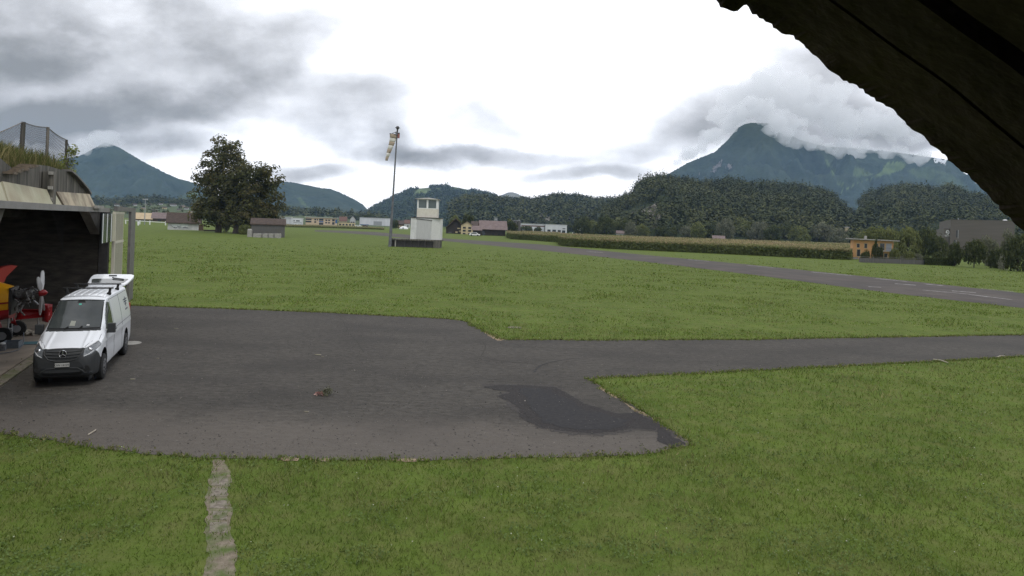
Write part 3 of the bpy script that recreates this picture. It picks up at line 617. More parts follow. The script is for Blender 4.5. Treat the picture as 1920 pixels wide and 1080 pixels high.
cl2 = [[(1008, 408), (1012, 402), (1022, 405), (1034, 410), (1026, 416), (1012, 414)], [(1062, 410), (1066, 400), (1070, 412)], [(1004, 406), (1004, 400), (1008, 404)]]
forest('wooded_ridge', 'dark woods on the long ridge in the middle distance', scatter(h2, 4600, 842, 1238, 61, .8, cl2), 9.5, 20, 3.4, m_forest, 6, .15)
rocks('rock_face', h2, cl2, m_cliff, 14)
R_3 = [(1120, 392), (1150, 378), (1170, 368), (1180, 364), (1190, 352), (1198, 341), (1215, 334), (1240, 328), (1262, 333), (1290, 336), (1315, 340), (1345, 340), (1362, 335), (1400, 341), (1450, 342), (1500, 347), (1540, 356), (1560, 364), (1577, 378), (1590, 391), (1600, 395), (1612, 375), (1622, 362), (1640, 357), (1680, 348), (1730, 348), (1760, 354), (1780, 346), (1800, 356), (1840, 366), (1880, 378), (1920, 388), (2050, 410)]
cliff = [[(1168, 417), (1172, 402), (1178, 394), (1192, 392), (1203, 388), (1208, 386), (1216, 388), (1224, 384), (1232, 390), (1238, 393), (1234, 404), (1226, 412), (1212, 411), (1206, 418), (1190, 414), (1180, 420)]]
gap = [([(1580, 384), (1592, 380), (1618, 392), (1622, 402), (1606, 404), (1588, 396)], .8), ([(1312, 362), (1350, 359), (1372, 362), (1360, 367), (1325, 368)], .4)]
h3 = Hill('hill', R_3, [(1120, 900), (1200, 760), (1560, 760), (1600, 900), (2050, 800)], 430, 7, 3, 60, .8, 8, .012, m_under, gap, seed=7)
forest('wooded_hill', 'dense mixed woods covering the near hill at right', scatter(h3, 5200, 1125, 2000, 71, .75, cliff + [p for p, _ in gap]), 9.0, 40, 1.8, m_forest, 7, .12)
rocks('rock_face', h3, cliff, m_cliff, 20)
# village slope on the left, woods along its top, low woods in the middle
R_V = [(60, 372), (160, 374), (205, 376), (240, 375), (290, 371), (340, 377), (400, 383), (470, 388), (530, 392), (580, 394), (640, 399), (700, 406), (740, 412)]
hv = Hill('village_slope', R_V, 1400, 640, 6, 4, 24, .9, 3, .01, m_crop, seed=8)
forest('wood_strip', 'dark strip of woods above the distant village', np.array([hv.surf(px, v) for px, v in zip(np.random.default_rng(1).uniform(60, 540, 700), np.random.default_rng(2).uniform(.72, 1.02, 700))]), 11, 20, 4.5, m_forest, 8, .3)
forest('wood_strip', 'dark trees behind the apartment block and the long pale hall', np.array([hv.surf(px, v) for px, v in zip(np.random.default_rng(3).uniform(500, 738, 420), np.random.default_rng(4).uniform(.45, 1.02, 420))]), 11, 24, 4, m_forest, 9, .35)
forest('village_trees', 'greenery among the distant village houses', np.array([hv.surf(px, v) for px, v in zip(np.random.default_rng(5).uniform(60, 520, 300), np.random.default_rng(6).uniform(.02, .7, 300))]), 5.5, 18, 2.0, m_forest, 10, .2)

# ================================================================ BUILDINGS
LASTW = 1.0
def building(name, label, cat, px0, px1, pyb, pyt, dep, wall, roofk='flat', roofm=None, win=(), group=None, Y=None, zb=0.0, yaw=0.0, eave=.4, rh=None, wm=None, door=None, frame=None):
    """front wall spans px0..px1; base on the ground row pyb; top at row pyt; windows (u0,v0,u1,v1) as fractions of the front"""
    pm = (px0 + px1) / 2
    if Y is None: Y = CAMZ * FPX / (pyb - HZ(pm))
    global LASTW
    a = at(px0, pyb, Y); top = at(pm, pyt, Y)[2]; H_ = top - zb
    yaw = yaw - math.atan2(a[0], a[1]) * .85; ex, ey = math.cos(yaw), math.sin(yaw); r1 = (px1 - 960) / FPX; Wd = LASTW = (r1 * a[1] - a[0]) / (ex - r1 * ey)
    rh = (rh if rh is not None else (.38 if roofk in ('gable', 'gablef', 'hip') else .06)) * H_
    hw = H_ - rh if roofk != 'flat' else H_ - .25
    t = empty(name, (a[0], a[1], zb), yaw, label, cat, group)
    mb = MB()
    if roofk == 'gablef': mb.prism([(0, -.5), (Wd, -.5), (Wd, hw), (Wd / 2, hw + rh - .1), (0, hw)], 0, dep)
    else: mb.box(0, Wd, 0, dep, -.5, hw)
    if roofk == 'gable': mb.prism([(0.002, hw - .01), (dep - .002, hw - .01), (dep / 2, hw + rh - .12)], .01, Wd - .01, 'yz')
    mb.build('wall', wall, t)
    r = MB(); th = .22
    if roofk == 'gable':
        for s in (0, 1):
            y0 = -eave if s == 0 else dep + eave; z0 = hw - rh * eave / (dep / 2)
            r.prism([(y0, z0), (dep / 2, hw + rh), (dep / 2, hw + rh + th), (y0, z0 + th)], -eave, Wd + eave, 'yz')
    elif roofk == 'gablef':
        for s in (0, 1):
            x0 = -eave if s == 0 else Wd + eave; z0 = hw - rh * eave / (Wd / 2)
            r.prism([(x0, z0), (Wd / 2, hw + rh), (Wd / 2, hw + rh + th), (x0, z0 + th)], -eave, dep + eave, 'xz')
    elif roofk == 'hip':
        i = min(dep, Wd) * .5; e = eave
        r.add([(-e, -e, hw), (Wd + e, -e, hw), (Wd + e, dep + e, hw), (-e, dep + e, hw), (i, dep / 2, hw + rh), (Wd - i, dep / 2, hw + rh)], [(0, 1, 5, 4), (1, 2, 5), (2, 3, 4, 5), (3, 0, 4), (0, 3, 2, 1)])
    elif roofk == 'shed':
        r.prism([(-eave, hw + rh * .4), (Wd + eave, hw + rh * .1), (Wd + eave, hw + rh * .1 + th), (-eave, hw + rh * .4 + th)], -eave * 1.5, dep + eave, 'xz')
    else: r.box(-eave * .5, Wd + eave * .5, -eave * .5, dep + eave * .5, hw, hw + .25)
    r.build('roof', roofm or wall, t)
    for w in win:
        u0, v0, u1, v1 = w[:4]; mt = w[4] if len(w) > 4 else (wm or m_dwin); nm = w[5] if len(w) > 5 else 'window'
        q = MB(); q.box(Wd * u0, Wd * u1, -.06, .05, hw * v0, hw * v1)
        o = q.build(nm, mt, t)
        if frame and nm == 'window':
            f = MB(); x0, x1, z0, z1 = Wd * u0, Wd * u1, hw * v0, hw * v1
            f.box(x0 - .08, x1 + .08, -.1, -.05, z0 - .08, z0); f.box(x0 - .08, x1 + .08, -.1, -.05, z1, z1 + .08); f.box(x0 - .08, x0, -.1, -.05, z0, z1); f.box(x1, x1 + .08, -.1, -.05, z0, z1)
            f.build('frame', frame, o)
    return t
row = lambda n, u0, u1, v0, v1, f=.6, mt=None: [((u0 + (u1 - u0) * (i + .5 - f / 2) / n), v0, (u0 + (u1 - u0) * (i + .5 + f / 2) / n), v1) + ((mt,) if mt else ()) for i in range(n)]
# field shed with graffiti
sh = building('field_shed', 'low whitewashed shed under a brown roof left of the big trees, graffiti on its wall', 'shed', 314, 374, 431.5, 400, 6, m_whitewall, 'gable', m_roof, (), eave=.55, rh=.52)
gm = M('graffiti_paint', (.05, .06, .09), None); gl = M('graffiti_fill', (.60, .64, .62), None)
W0 = LASTW
q = MB()
for i, (u, v, s) in enumerate([(.16, .3, .5), (.26, .42, .6), (.38, .45, .62), (.5, .42, .55), (.6, .36, .45), (.32, .22, .45), (.45, .22, .5)]): q.tube([(W0 * u, -.02 - .004 * i, 2.4 * v + .5), (W0 * u, -.024 - .004 * i, 2.4 * v + .5)], s, 12)
q.build('graffiti_background', gl, sh)
q = MB()
def stroke(P, r=.06):
    q.tube([(W0 * u, -.09, 2.1 * v + .2) for u, v in P], r, 5)
stroke([(.10, .55), (.16, .35), (.22, .2)]); stroke([(.2, .3), (.25, .18), (.32, .35), (.38, .2), (.44, .3)]); stroke([(.3, .5), (.36, .38), (.42, .5)]); stroke([(.38, .95), (.38, .8)]); stroke([(.52, .95), (.52, .82)]); stroke([(.47, .25), (.55, .3), (.65, .22)], .08)
q.build('graffiti_pattern', gm, sh)
q = MB(); q.box(W0 + .3, W0 + 1.2, 1, 2.2, 0, 1.9); o = q.build('wood_stack', m_woodb); o.location = sh.location; tag(o, 'dark wood stack standing against the right end of the graffiti shed', 'wood stack')
hut = building('field_hut', 'grey boarded hut beneath the right side of the big trees, white blocks before it', 'hut', 470, 534, 445, 411, 6, m_greyhut, 'gable', m_roof, (), eave=.25, rh=.30)
Yh = CAMZ * FPX / (445.5 - HZ(500)); i = 0
for px, w, h_, dy, lab in [(468, 9, 1.9, 1.6, 'pale round container left of the row of concrete blocks'), (482, 15, .95, 0, 'widest pale concrete block, first of the row before the grey hut'), (497, 9, 1.0, 0, 'second pale concrete block of the row before the grey hut'), (508, 9, 1.05, 0, 'third pale concrete block of the row before the grey hut'), (519.5, 9.5, 1.1, 0, 'last pale concrete block of the row before the grey hut')]:
    p = at(px, 445, Yh - 1.2 + dy); p[2] = 0; ww = w / FPX * Yh; q = MB()
    if i == 0: q.tube([(0, 0, 0), (0, 0, h_ * .85), (0, 0, h_)], [ww / 2, ww / 2, ww / 3], 12); o = q.build('water_tank', m_concL)
    else: q.box(-ww / 2, ww / 2, 0, 1, 0, h_ - .08); q.box(-ww / 2 + .06, ww / 2 - .06, .06, .94, h_ - .08, h_); o = q.build('concrete_block', m_concL)
    o.location = p; tag(o, lab, 'tank' if i == 0 else 'block', 'concrete blocks before the grey hut' if i else None); i += 1
# farm in the centre
YB = CAMZ * FPX / (441 - HZ(905))
building('farm_chalet', 'dark wooden chalet with steep red brown roof just right of the control hut', 'chalet', 836, 872, 439, 410, 12, m_wood, 'gablef', m_roofred, [(.5, .15, .62, .4, m_cream), (.68, .3, .82, .6, m_cream), (.6, .85, .75, 1.05, m_cream), (.12, .05, .3, .3, m_greyhut)], Y=YB + 18, eave=1.2, rh=.62)
building('farm_house', 'cream rendered farmhouse with dark shutters between the chalet and the dark barn', 'house', 864, 887, 440, 415, 9, m_cream, 'gablef', m_roof, row(2, .05, .95, .62, .82, .55) + row(2, .05, .95, .3, .5, .55) + row(2, .05, .95, .02, .16, .5), Y=YB + 8, eave=.5, rh=.3)
building('brown_house', 'brown timber house with balcony partly behind the dark barn', 'house', 884, 905, 440, 415.5, 9, m_woodb, 'gable', m_roof, row(3, .05, .95, .55, .8, .5) + [(.0, .48, 1, .54, m_cream, 'balcony')], Y=YB + 22, rh=.3)
building('old_barn', 'long dark timber barn with weathered grey red roof beside the maize', 'barn', 902, 948, 442, 414.5, 13, m_wood, 'gable', m_roofgrey, [(.02, 0, .16, .6, m_dwin, 'door'), (.45, .1, .52, .3), (.7, .1, .77, .3)], eave=1.0, rh=.52, yaw=rad(3))
building('barn_annex', 'low dark annex built against the left gable of the old barn', 'annex', 886, 902, 442, 424, 8, m_wood, 'gable', m_roofgrey, [(.1, 0, .55, .7, m_dwin, 'door')], eave=.6, rh=.4)
ts = empty('silo', G(966, 440.5), 0, 'tall grey farm silo with a yellow conveyor leaning on it', 'silo')
YS = CAMZ * FPX / (440.5 - HZ(966)); k = YS / FPX; q = MB()
for i in range(3): q.tube([(-3.2 * k * 2 + i * 3.3 * k * 2, 0, 0), (-3.2 * k * 2 + i * 3.3 * k * 2, 0, 27 * k)], 3.0 * k, 14)
q.build('tank', m_greyhut, ts, True)
q = MB(); q.tube([(-9 * k, 0, 26 * k), (9 * k, 0, 26.5 * k)], .35, 6); q.tube([(-8 * k, 0, 26 * k), (-8 * k, 0, 31 * k)], .15, 5); q.tube([(6 * k, 0, 26 * k), (6 * k, 0, 31 * k)], .15, 5); q.build('railing', m_metalw, ts)
q = MB(); q.tube([(-24 * k, -1, 14 * k), (-9 * k, -1, 29 * k)], .45, 6); q.build('conveyor', M('conveyor_yellow', (.42, .42, .14), None), ts)
building('grey_tower', 'narrow pale green tower rising behind the old barn roof', 'tower', 926, 932, 440, 408, 3, m_metalw, 'flat', m_metalw, [(.2, .7, .8, .85)], Y=YB + 60)
# white works halls
building('factory_hall', 'large white factory hall with dark gates in the middle distance', 'factory', 1022, 1063, 437.5, 421, 26, m_ind, 'flat', m_indroof, [(.1, .02, .25, .42), (.33, .02, .5, .42), (.58, .02, .72, .4), (.78, .02, .93, .38), (.80, .52, .93, .62, m_dwin)], zb=0, eave=.6)
building('factory_hall', 'low factory wing with white roof edge left of the white hall', 'factory', 972, 1021, 437.5, 419.5, 24, m_ind, 'flat', m_indroof, [(.1, .70, 1, .84, m_roofred, 'fascia')], Y=CAMZ * FPX / (437.5 - HZ(1042)) + 10, eave=.8)
building('white_container', 'small white container standing at the edge of the maize right of the factory', 'container', 1082, 1088, 437, 428.5, 3, m_white, 'flat', m_indroof, [(.2, .3, .8, .7, m_metalw, 'panel')], Y=430)
building('white_house', 'small white house behind the maize under the cliff', 'house', 1156, 1175, 439.5, 433, 7, m_whitewall, 'gable', m_roofgrey, [(.3, .3, .5, .7), (.65, .3, .8, .7)], Y=420)
building('white_shed', 'long low pale shed under green roof above the tan maize top', 'shed', 1337, 1359, 447.5, 442.5, 6, m_cream, 'gable', m_roofgrey, [], Y=330)
# apartment block and halls in the distance at centre left
ap = building('apartment_block', 'flat roofed apartment block with yellow bays and blue balconies', 'apartment block', 573, 632, 422, 407.5, 14, m_peach, 'flat', m_indroof,
    [(.0, .62, .18, .82), (.0, .3, .18, .52), (.27, .6, .33, .8), (.35, .6, .39, .8), (.27, .28, .33, .48), (.42, .58, .56, .86, m_dwin), (.42, .36, .56, .52, m_blue, 'balcony'), (.42, .04, .56, .3), (.62, .58, .68, .76), (.71, .58, .77, .76), (.62, .24, .68, .42), (.71, .24, .77, .42), (.84, .55, .92, .85), (.84, .1, .92, .45), (.94, .3, 1.0, .8, m_blue, 'balcony')], eave=2.2)
building('grey_hall', 'pale grey hall with a long flat roof right of the big trees', 'hall', 513, 545, 420, 406.5, 20, m_ind, 'flat', m_indroof, [(.05, .1, .5, .45, m_metalw, 'gate')], Y=560, eave=2)
building('grey_hall', 'light grey hall with dark slot windows beside the long flat roof', 'hall', 546, 567, 421, 408.5, 20, m_ind, 'flat', m_indroof, [(.2, .5, .3, .68), (.42, .5, .75, .68), (.2, .28, .95, .34)], Y=545, eave=.5)
building('long_hall', 'very long pale hall left of the windsock mast', 'hall', 674, 732, 423.5, 408.5, 30, m_ind, 'flat', m_indroof, [(.45, .15, .72, .62, m_metalw, 'gate'), (.02, .0, .3, .2, m_blue, 'gate')], Y=690, eave=.8)
building('low_hall', 'low tan shed row between the apartment block and the long pale hall', 'shed', 634, 666, 422.5, 417, 10, m_cream, 'flat', m_greyhut, row(5, .02, .98, .1, .6), Y=620)
building('red_house', 'red roofed house among dark trees right of the apartment block', 'house', 636, 650, 420, 406.5, 10, m_cream, 'gable', m_roofred, row(3, .05, .95, .3, .7), Y=700, rh=.5)
building('white_house', 'white gabled house left of the long pale hall', 'house', 656, 666, 420, 405, 8, m_whitewall, 'gablef', m_roof, row(2, .1, .9, .3, .6), Y=720, rh=.35)
building('brown_house', 'brown house right of the mast under the wooded hill', 'house', 742, 757, 425, 413.5, 9, m_woodb, 'gable', m_roof, row(3, .05, .95, .3, .6, .6, m_cream), Y=560, rh=.45)
building('brown_house', 'small house with white gable close left of the control hut', 'house', 758, 768, 425, 412.5, 8, m_whitewall, 'gable', m_roofred, [(.55, .3, .8, .6)], Y=580, rh=.4)
t = empty('white_tent', (*G(757, 429.5)[:2], 0), 0, 'small white tent dome on the grass left of the control hut', 'tent'); q = MB(); q.ball((0, 0, 0), 2.9, 14, 8, (1.2, 1, .75)); q.build('canopy', m_white, t, True); q = MB(); q.box(-.5, .5, -2.95, -2.7, 0, 1.2); q.build('flap', m_metalw, t)
# village houses on the left slope
vr = random.Random(4); words = ['white', 'cream', 'pale grey', 'timber']
vh = [(206, .22, 8, 3), (224, .40, 6, 1), (214, .55, 6, 0), (240, .2, 8, 2), (248, .50, 5, 0), (264, .30, 6, 1), (284, .18, 8, 3), (296, .55, 5, 0), (304, .30, 5, 1), (318, .60, 9, 0), (331, .30, 6, 2), (345, .38, 5, 0), (352, .2, 6, 1), (362, .5, 5, 0), (337, .56, 6, 1), (274, .6, 7, 2)]
for n, (px, v, wpx, k) in enumerate(sorted(vh)):
    wpx = wpx + 2.5
    p = hv.surf(px, v); d = p - CP; Y = d[1]; py = HZ(960) - FPX * (d @ UV) / Y
    building('village_house', '%s village house, number %s from the left among those on the slope' % (words[k], ['one', 'two', 'three', 'four', 'five', 'six', 'seven', 'eight', 'nine', 'ten', 'eleven', 'twelve', 'thirteen', 'fourteen', 'fifteen', 'sixteen'][n]), 'house', px, px + wpx, py, py - vr.uniform(3.8, 5.8), 6, [m_whitewall, m_cream, m_concL, m_woodb][k], 'gable', vr.choice([m_roof, m_roof, m_roofgrey]), row(3, .08, .92, .3, .6), group='village houses on the left slope', Y=Y, zb=float(p[2]) + 1.6, rh=.42, eave=.4)
p = hv.surf(318, .7)
building('brown_barn', 'wide brown roofed barn behind the graffiti shed', 'barn', 286, 318, 415, 399, 14, m_woodb, 'gable', m_roofgrey, [(.3, 0, .5, .6)], Y=420, rh=.6, eave=1)
building('tan_barn', 'low barn with pale tan roof seen beyond the hangar door rail', 'barn', 254, 285, 413, 399.5, 12, m_woodb, 'gable', M('tan_roof', (.42, .32, .20), (.5, .4, .26), .5), [(.4, 0, .6, .5)], Y=440, rh=.75, eave=.6)
# chalets on the wooded hill
def onhill(h, px, v): 
    p = h.surf(px, v); d = p - CP; return float(d[1]), float(HZ(960) - FPX * (d @ UV) / d[1]), float(p[2])
def hillhouse(h, px, py, w, ht, lab, wall, roofm, rk='gable', rise=4):
    best = min(np.linspace(.02, 1, 120), key=lambda v: abs(onhill(h, px, v)[1] - py)); Y, y, z = onhill(h, px, best)
    building('hillside_house', lab, 'house', px - w / 2, px + w / 2, y, y - ht, 8, wall, rk, roofm, row(3, .08, .92, .3, .6), Y=Y - 14, zb=z + rise, rh=.45, eave=1.0)
hillhouse(h3, 1458, 417, 16, 10, 'dark chalet with white base half hidden on the wooded hill', m_whitewall, m_roof)
hillhouse(h3, 1484, 416, 5, 7, 'small white gable beside the dark chalet on the hill', m_white, m_roofgrey, 'gablef')
hillhouse(h3, 1493, 416, 5, 5, 'smallest pale hut right of the white gable on the hill', m_whitewall, m_roofgrey)
hillhouse(h3, 1580, 378, 7, 5, 'white house in the notch between the wooded hills', m_white, m_roofgrey)
hillhouse(h3, 1617, 391, 10, 6, 'pale house on the meadow below the notch', m_whitewall, m_roofgrey)
hillhouse(h3, 1340, 366, 8, 5, 'white house on the clearing along the hilltop', m_white, m_roofgrey)
hillhouse(h3, 1588, 441, 7, 15, 'narrow cream tower with a white cap above the maize end', m_cream, m_white, 'flat', 0)
# orange house with terrace
oh = building('orange_house', 'orange two storey house with a flat overhanging roof beside the maize', 'house', 1599, 1676, 487, 447.5, 8, m_orange, 'shed', m_concL,
    [(.09, .62, .16, .82), (.28, .60, .35, .84), (.10, .16, .18, .52, m_dwin, 'window'), (.56, .55, .62, .86), (.67, .52, .78, .88), (.82, .5, .95, .88, M('pale_curtain_glass', (.32, .33, .36), None, rough=.3), 'window'), (.62, .06, .74, .36), (.78, .06, .86, .36)], eave=1.0, rh=.10, frame=m_cream)
Wo = LASTW
q = MB(); q.box(Wo * .52, Wo * 1.08, -1.5, -.12, 2.0, 2.15); q.build('balcony', m_concL, oh); q = MB()
for x in np.linspace(.53, 1.07, 12): q.box(Wo * x - .02, Wo * x + .02, -1.48, -1.44, 2.15, 2.75)
q.box(Wo * .52, Wo * 1.08, -1.5, -1.42, 2.75, 2.82); q.build('railing', m_steel, oh)
q = MB(); q.box(Wo * .68, Wo * .70, -1.4, -1.2, 0, 2.0); q.box(Wo * .99, Wo * 1.01, -1.4, -1.2, 0, 2.0); q.build('pillar', M('red_pillar', (.35, .09, .06), None), oh)
q = MB(); q.box(Wo * .3, Wo * .36, 2, 2.8, 4.2, 5.3); q.build('chimney', m_concL, oh)
q = MB(); q.box(-.02, Wo * .14, -.16, -.02, .0, .45); q.build('plinth', m_concL, oh)
# garden wall of the orange house
YG = CAMZ * FPX / (494 - HZ(1670))
def wallthing(name, lab, cat, px0, px1, Y, h_, mat, cap=None):
    a = at(px0, 480, Y); w = (px1 - px0) / FPX * Y; t = empty(name, (a[0], a[1], 0), rad(-2), lab, cat)
    q = MB(); q.box(0, w, 0, .25, -.3, h_); q.build('wall', mat, t)
    q = MB(); n = int(w / 2.4)
    for i in range(n + 1): q.box(w * i / n - .05, w * i / n + .05, -.06, -.003, 0, h_ + .35)
    q.box(0, w, -.055, -.02, h_ + .2, h_ + .26); q.build('rail', m_steel, t)
wallthing('garden_wall', 'low grey garden wall with posts in front of the orange house', 'wall', 1612, 1737, YG, .9, m_greyhut)
# brown warehouse with sign
YW = 215.0
bw = building('warehouse', 'large brown clad warehouse with a white emblem behind the trees at right', 'warehouse', 1780, 1902, 482, 413.5, 40, m_brownb, 'flat', m_brownb, [], Y=YW, eave=.1)
kw = YW / FPX
zz = lambda px, py: float(at(px, py, YW)[2]); WW = LASTW; xx = lambda px, py: WW * (px - 1780) / 122.0
q = MB(); q.box(xx(1768, 450), -.004, .8, 30, -.5, zz(1768, 428)); q.build('side_wing', m_brownb, bw)
q = MB(); q.box(xx(1792, 445), xx(1794.5, 445), -.08, .02, zz(1792, 445), zz(1792, 432)); q.build('window', m_dwin, bw)
q = MB(); q.box(xx(1788, 445), xx(1791, 445), -.08, .02, zz(1792, 466), zz(1792, 450)); q.build('window', m_dwin, bw)
q = MB(); q.box(xx(1791.5, 445), xx(1792.6, 445), -.12, -.03, zz(1792, 466), zz(1792, 450)); q.box(xx(1795.2, 445), xx(1796.3, 445), -.12, -.03, zz(1792, 447), zz(1792, 431)); q.build('trim', m_metalw, bw)
cx_, cz_ = xx(1775.5, 435), zz(1775.5, 435.5)
q = MB(); P = [(cx_ + math.cos(a) * 2.2 * kw, .74, cz_ + math.sin(a) * 3.5 * kw) for a in np.linspace(rad(200), rad(200 - 330), 26)]; q.tube(P, .75 * kw, 6); q.tube([(cx_ - 2 * kw, .74, cz_ - .8 * kw), (cx_ + .2 * kw, .74, cz_ + .6 * kw)], .6 * kw, 6); q.build('emblem', m_white, bw)
def text(name, s, size, mat, parent, loc, rot, ext=.01, sx=1, align='CENTER'):
    c = bpy.data.curves.new(name, 'FONT'); c.body = s; c.size = size; c.extrude = ext; c.align_x = align; c.resolution_u = 2
    o = bpy.data.objects.new(name + '_tmp', c); COL.objects.link(o); bpy.context.view_layer.update()
    me = bpy.data.meshes.new_from_object(o.evaluated_get(bpy.context.evaluated_depsgraph_get())); bpy.data.objects.remove(o)
    me.materials.clear(); p = link(name, me, mat, parent); p.location = loc; p.rotation_euler = rot; p.scale = (sx, 1, 1); return p
text('lettering', 'Sarna', 4.4 * kw, m_white, bw, (cx_, .74, cz_ - 7.6 * kw), (rad(90), 0, 0), .04)
for px, w in ((1804, 3), (1829, 8), (1890, 7)):
    q = MB(); q.ball((xx(px, 415), 6, zz(px, 413.8)), w * kw * .5, 10, 6, (1, 1, .45)); q.build('skylight', m_white, bw, True)
q = MB(); q.tube([(xx(1797, 413), 3, zz(1797, 414)), (xx(1797, 413), 3, zz(1797, 409))], .12, 6); q.build('mast', m_metalw, bw)

# ---------------------------------------------------------------- control hut on its platform, windsock mast
YC = 121.0; kc = YC / FPX
def cz(px, py): return float(at(px, py, YC)[2])
def cx(px, py=440): return float(at(px, py, YC)[0])
pl = empty('platform', (cx(730, 464), YC, 0), 0, 'dark raised platform carrying the white control hut and the mast', 'platform')
X0 = cx(730); w = cx(826) - X0; ztop = cz(778, 448.5)
q = MB(); q.box(0, w, 0, 5, ztop - .28, ztop); q.build('deck', m_conc, pl)
q = MB(); q.box(.3, w - .3, .5, 4.7, -.2, ztop - .28); q.build('base', m_steel_d, pl)
q = MB()
for i, u in enumerate((.02, .10, .28, .40, .55, .68)): q = MB(); q.box(w * u, w * u + .22, .12, .34, -.1, ztop - .28); q.build('post', m_concL if i == 1 else m_steel_d, pl)
q = MB(); q.box(w * .86, w * .995, .02, .3, -.1, ztop - .28); q.build('corner_pier', m_conc, pl)
hx = cx(769); hw_ = cx(825) - hx; zt2 = cz(797, 409)
ch = empty('control_hut', (hx, YC + .25, ztop), 0, 'white control hut with a glazed lookout cabin standing on the dark platform', 'hut')
Hh = zt2 - ztop; q = MB(); q.box(0, hw_ * .70, 0, 4, 0, Hh); q.build('front_wall', m_offwhite, ch)
q = MB(); q.prism([(hw_ * .702, -.04), (hw_, .35), (hw_, 3.9), (hw_ * .702, 3.9)], 0, Hh, 'xy'); q.build('brick_wall', M('white_brickwork', (.62, .62, .60), (.50, .50, .49), 5, .8, stretch=(.6, .6, 4)), ch)
q = MB(); q.box(hw_ * .20, hw_ * .685, -.05, -.004, .1, Hh * .93); q.build('door', M('grey_door', (.42, .42, .42), (.50, .50, .50), 2, stretch=(6, 1, .3)), ch)
q = MB(); q.box(-.1, hw_ + .1, -.12, 4.1, Hh, Hh + .14); q.build('roof_slab', m_steel_d, ch)
q = MB(); q.tube([(hw_ * .18, -.1, Hh * .96), (hw_ * .72, -.1, Hh * .9)], .06, 6); q.build('door_rail', m_steel_d, ch)
lx0, lx1 = cx(779) - hx, cx(817) - hx; zl0 = Hh + .14; zl1 = cz(797, 391) - ztop; zl2 = cz(797, 373.5) - ztop; zr = cz(797, 369.5) - ztop
cb = MB(); cb.box(lx0, lx1, .5, 3.5, zl0, zl1); cb.build('lookout_wall', M('lookout_panel', (.58, .54, .47), (.66, .63, .56), 2), ch)
mdx = (lx0 + lx1) / 2 + .1
for a, b in ((lx0 + .3, mdx - .22), (mdx + .12, lx1 - .18)):
    q = MB(); q.box(a, b, .56, .62, zl1 + .1, zl2 - .08); o = q.build('window', m_glass, ch)
    f = MB(); f.box(a - .1, a, .5, .66, zl1, zl2); f.box(b, b + .1, .5, .66, zl1, zl2); f.box(a, b, .5, .66, zl1, zl1 + .1); f.box(a, b, .5, .66, zl2 - .08, zl2); f.build('frame', m_white, o)
q = MB()
for a in (lx0 + .02, mdx - .1, lx1 - .08): q.box(a, a + .16, .46, .68, zl1, zl2)
q.box(lx0, lx0 + .1, .7, 3.4, zl1, zl2); q.box(lx1 - .1, lx1, .7, 3.4, zl1, zl2); q.build('mullion', m_white, ch)
q = MB(); q.box(lx0 + .15, lx1 - .15, 3.38, 3.46, zl1, zl2); q.build('rear_window', m_glass, ch)
q = MB(); e = .35; q.add([(lx0 - e, .5 - e, zl2), (lx1 + e, .5 - e, zl2), (lx1 + e, 3.5 + e, zl2), (lx0 - e, 3.5 + e, zl2), (lx0 - e, .5 - e, zl2 + .1), (lx1 + e, .5 - e, zl2 + .1), (lx1 + e, 3.5 + e, zl2 + .1), (lx0 - e, 3.5 + e, zl2 + .1), (mdx, 2, zr)], [(0, 3, 2, 1), (0, 1, 5, 4), (1, 2, 6, 5), (2, 3, 7, 6), (3, 0, 4, 7), (4, 5, 8), (5, 6, 8), (6, 7, 8), (7, 4, 8)]); q.build('lookout_roof', m_concL, ch)
q = MB(); q.tube([(lx0 - .35, .3, zl0), (lx0 - .35, .3, zl2)], .05, 6); q.build('downpipe', m_steel_d, ch)
# mast with windsock
base = np.array([cx(732, 462), YC - .6, 0]); ms = empty('windsock_mast', base, 0, 'tall dark mast with a drooping striped windsock left of the control hut', 'mast')
mp = lambda px, py, dy=0: (float(at(px, py, YC - .6)[0] - base[0]), dy, float(at(px, py, YC - .6)[2]))
q = MB(); q.tube([(0, 0, -.3), mp(733, 430), mp(736, 385), mp(740, 320), mp(745, 243)], [.30, .27, .19, .15, .12], 10); q.build('pole', M('mast_pole_paint', (.10, .10, .11), (.16, .17, .18), 1.5), ms, True)
q = MB(); q.tube([mp(745.5, 240), mp(745.6, 237.5)], [.5, .15], 12); q.tube([mp(745, 248), mp(745.5, 240)], .14, 8); q.tube([mp(741.5, 249.5), mp(749.5, 250)], .12, 6); q.tube([mp(743.5, 239.5), mp(747.7, 239.6)], .30, 8); q.build('beacon', m_steel_d, ms)
q = MB(); q.tube([mp(747.5, 251), mp(747.2, 259)], .22, 8); q.build('red_lamp', M('dull_red_lamp', (.25, .10, .09), None, rough=.4), ms)
A, B = np.array(mp(737.5, 252)), np.array(mp(725.5, 301)); R0, R1 = 6.6 * kc, 2.4 * kc
def sockseg(a, b):
    q = MB(); n = 16; V = []
    for s in np.linspace(a, b, 4):
        c = A + (B - A) * s + np.array([1.2 * kc * math.sin(s * 5), 0, 0]); r = R0 + (R1 - R0) * s
        for k in range(n):
            th = 2 * math.pi * k / n; rr = r * (1 + .08 * math.sin(3 * th + s * 8))
            V.append((c[0] + rr * math.cos(th) * .97, c[1] + rr * math.sin(th), c[2] + rr * math.cos(th) * -.12))
    F = [(i * n + k, i * n + (k + 1) % n, (i + 1) * n + (k + 1) % n, (i + 1) * n + k) for i in range(3) for k in range(n)]
    return q.add(V, F)
for i in range(7):
    o = sockseg(i / 7, (i + 1) / 7).build('windsock_band', (m_sockB, m_sockA)[i % 2], ms, True)
    sm = o.modifiers.new('t', 'SOLIDIFY'); sm.thickness = .03
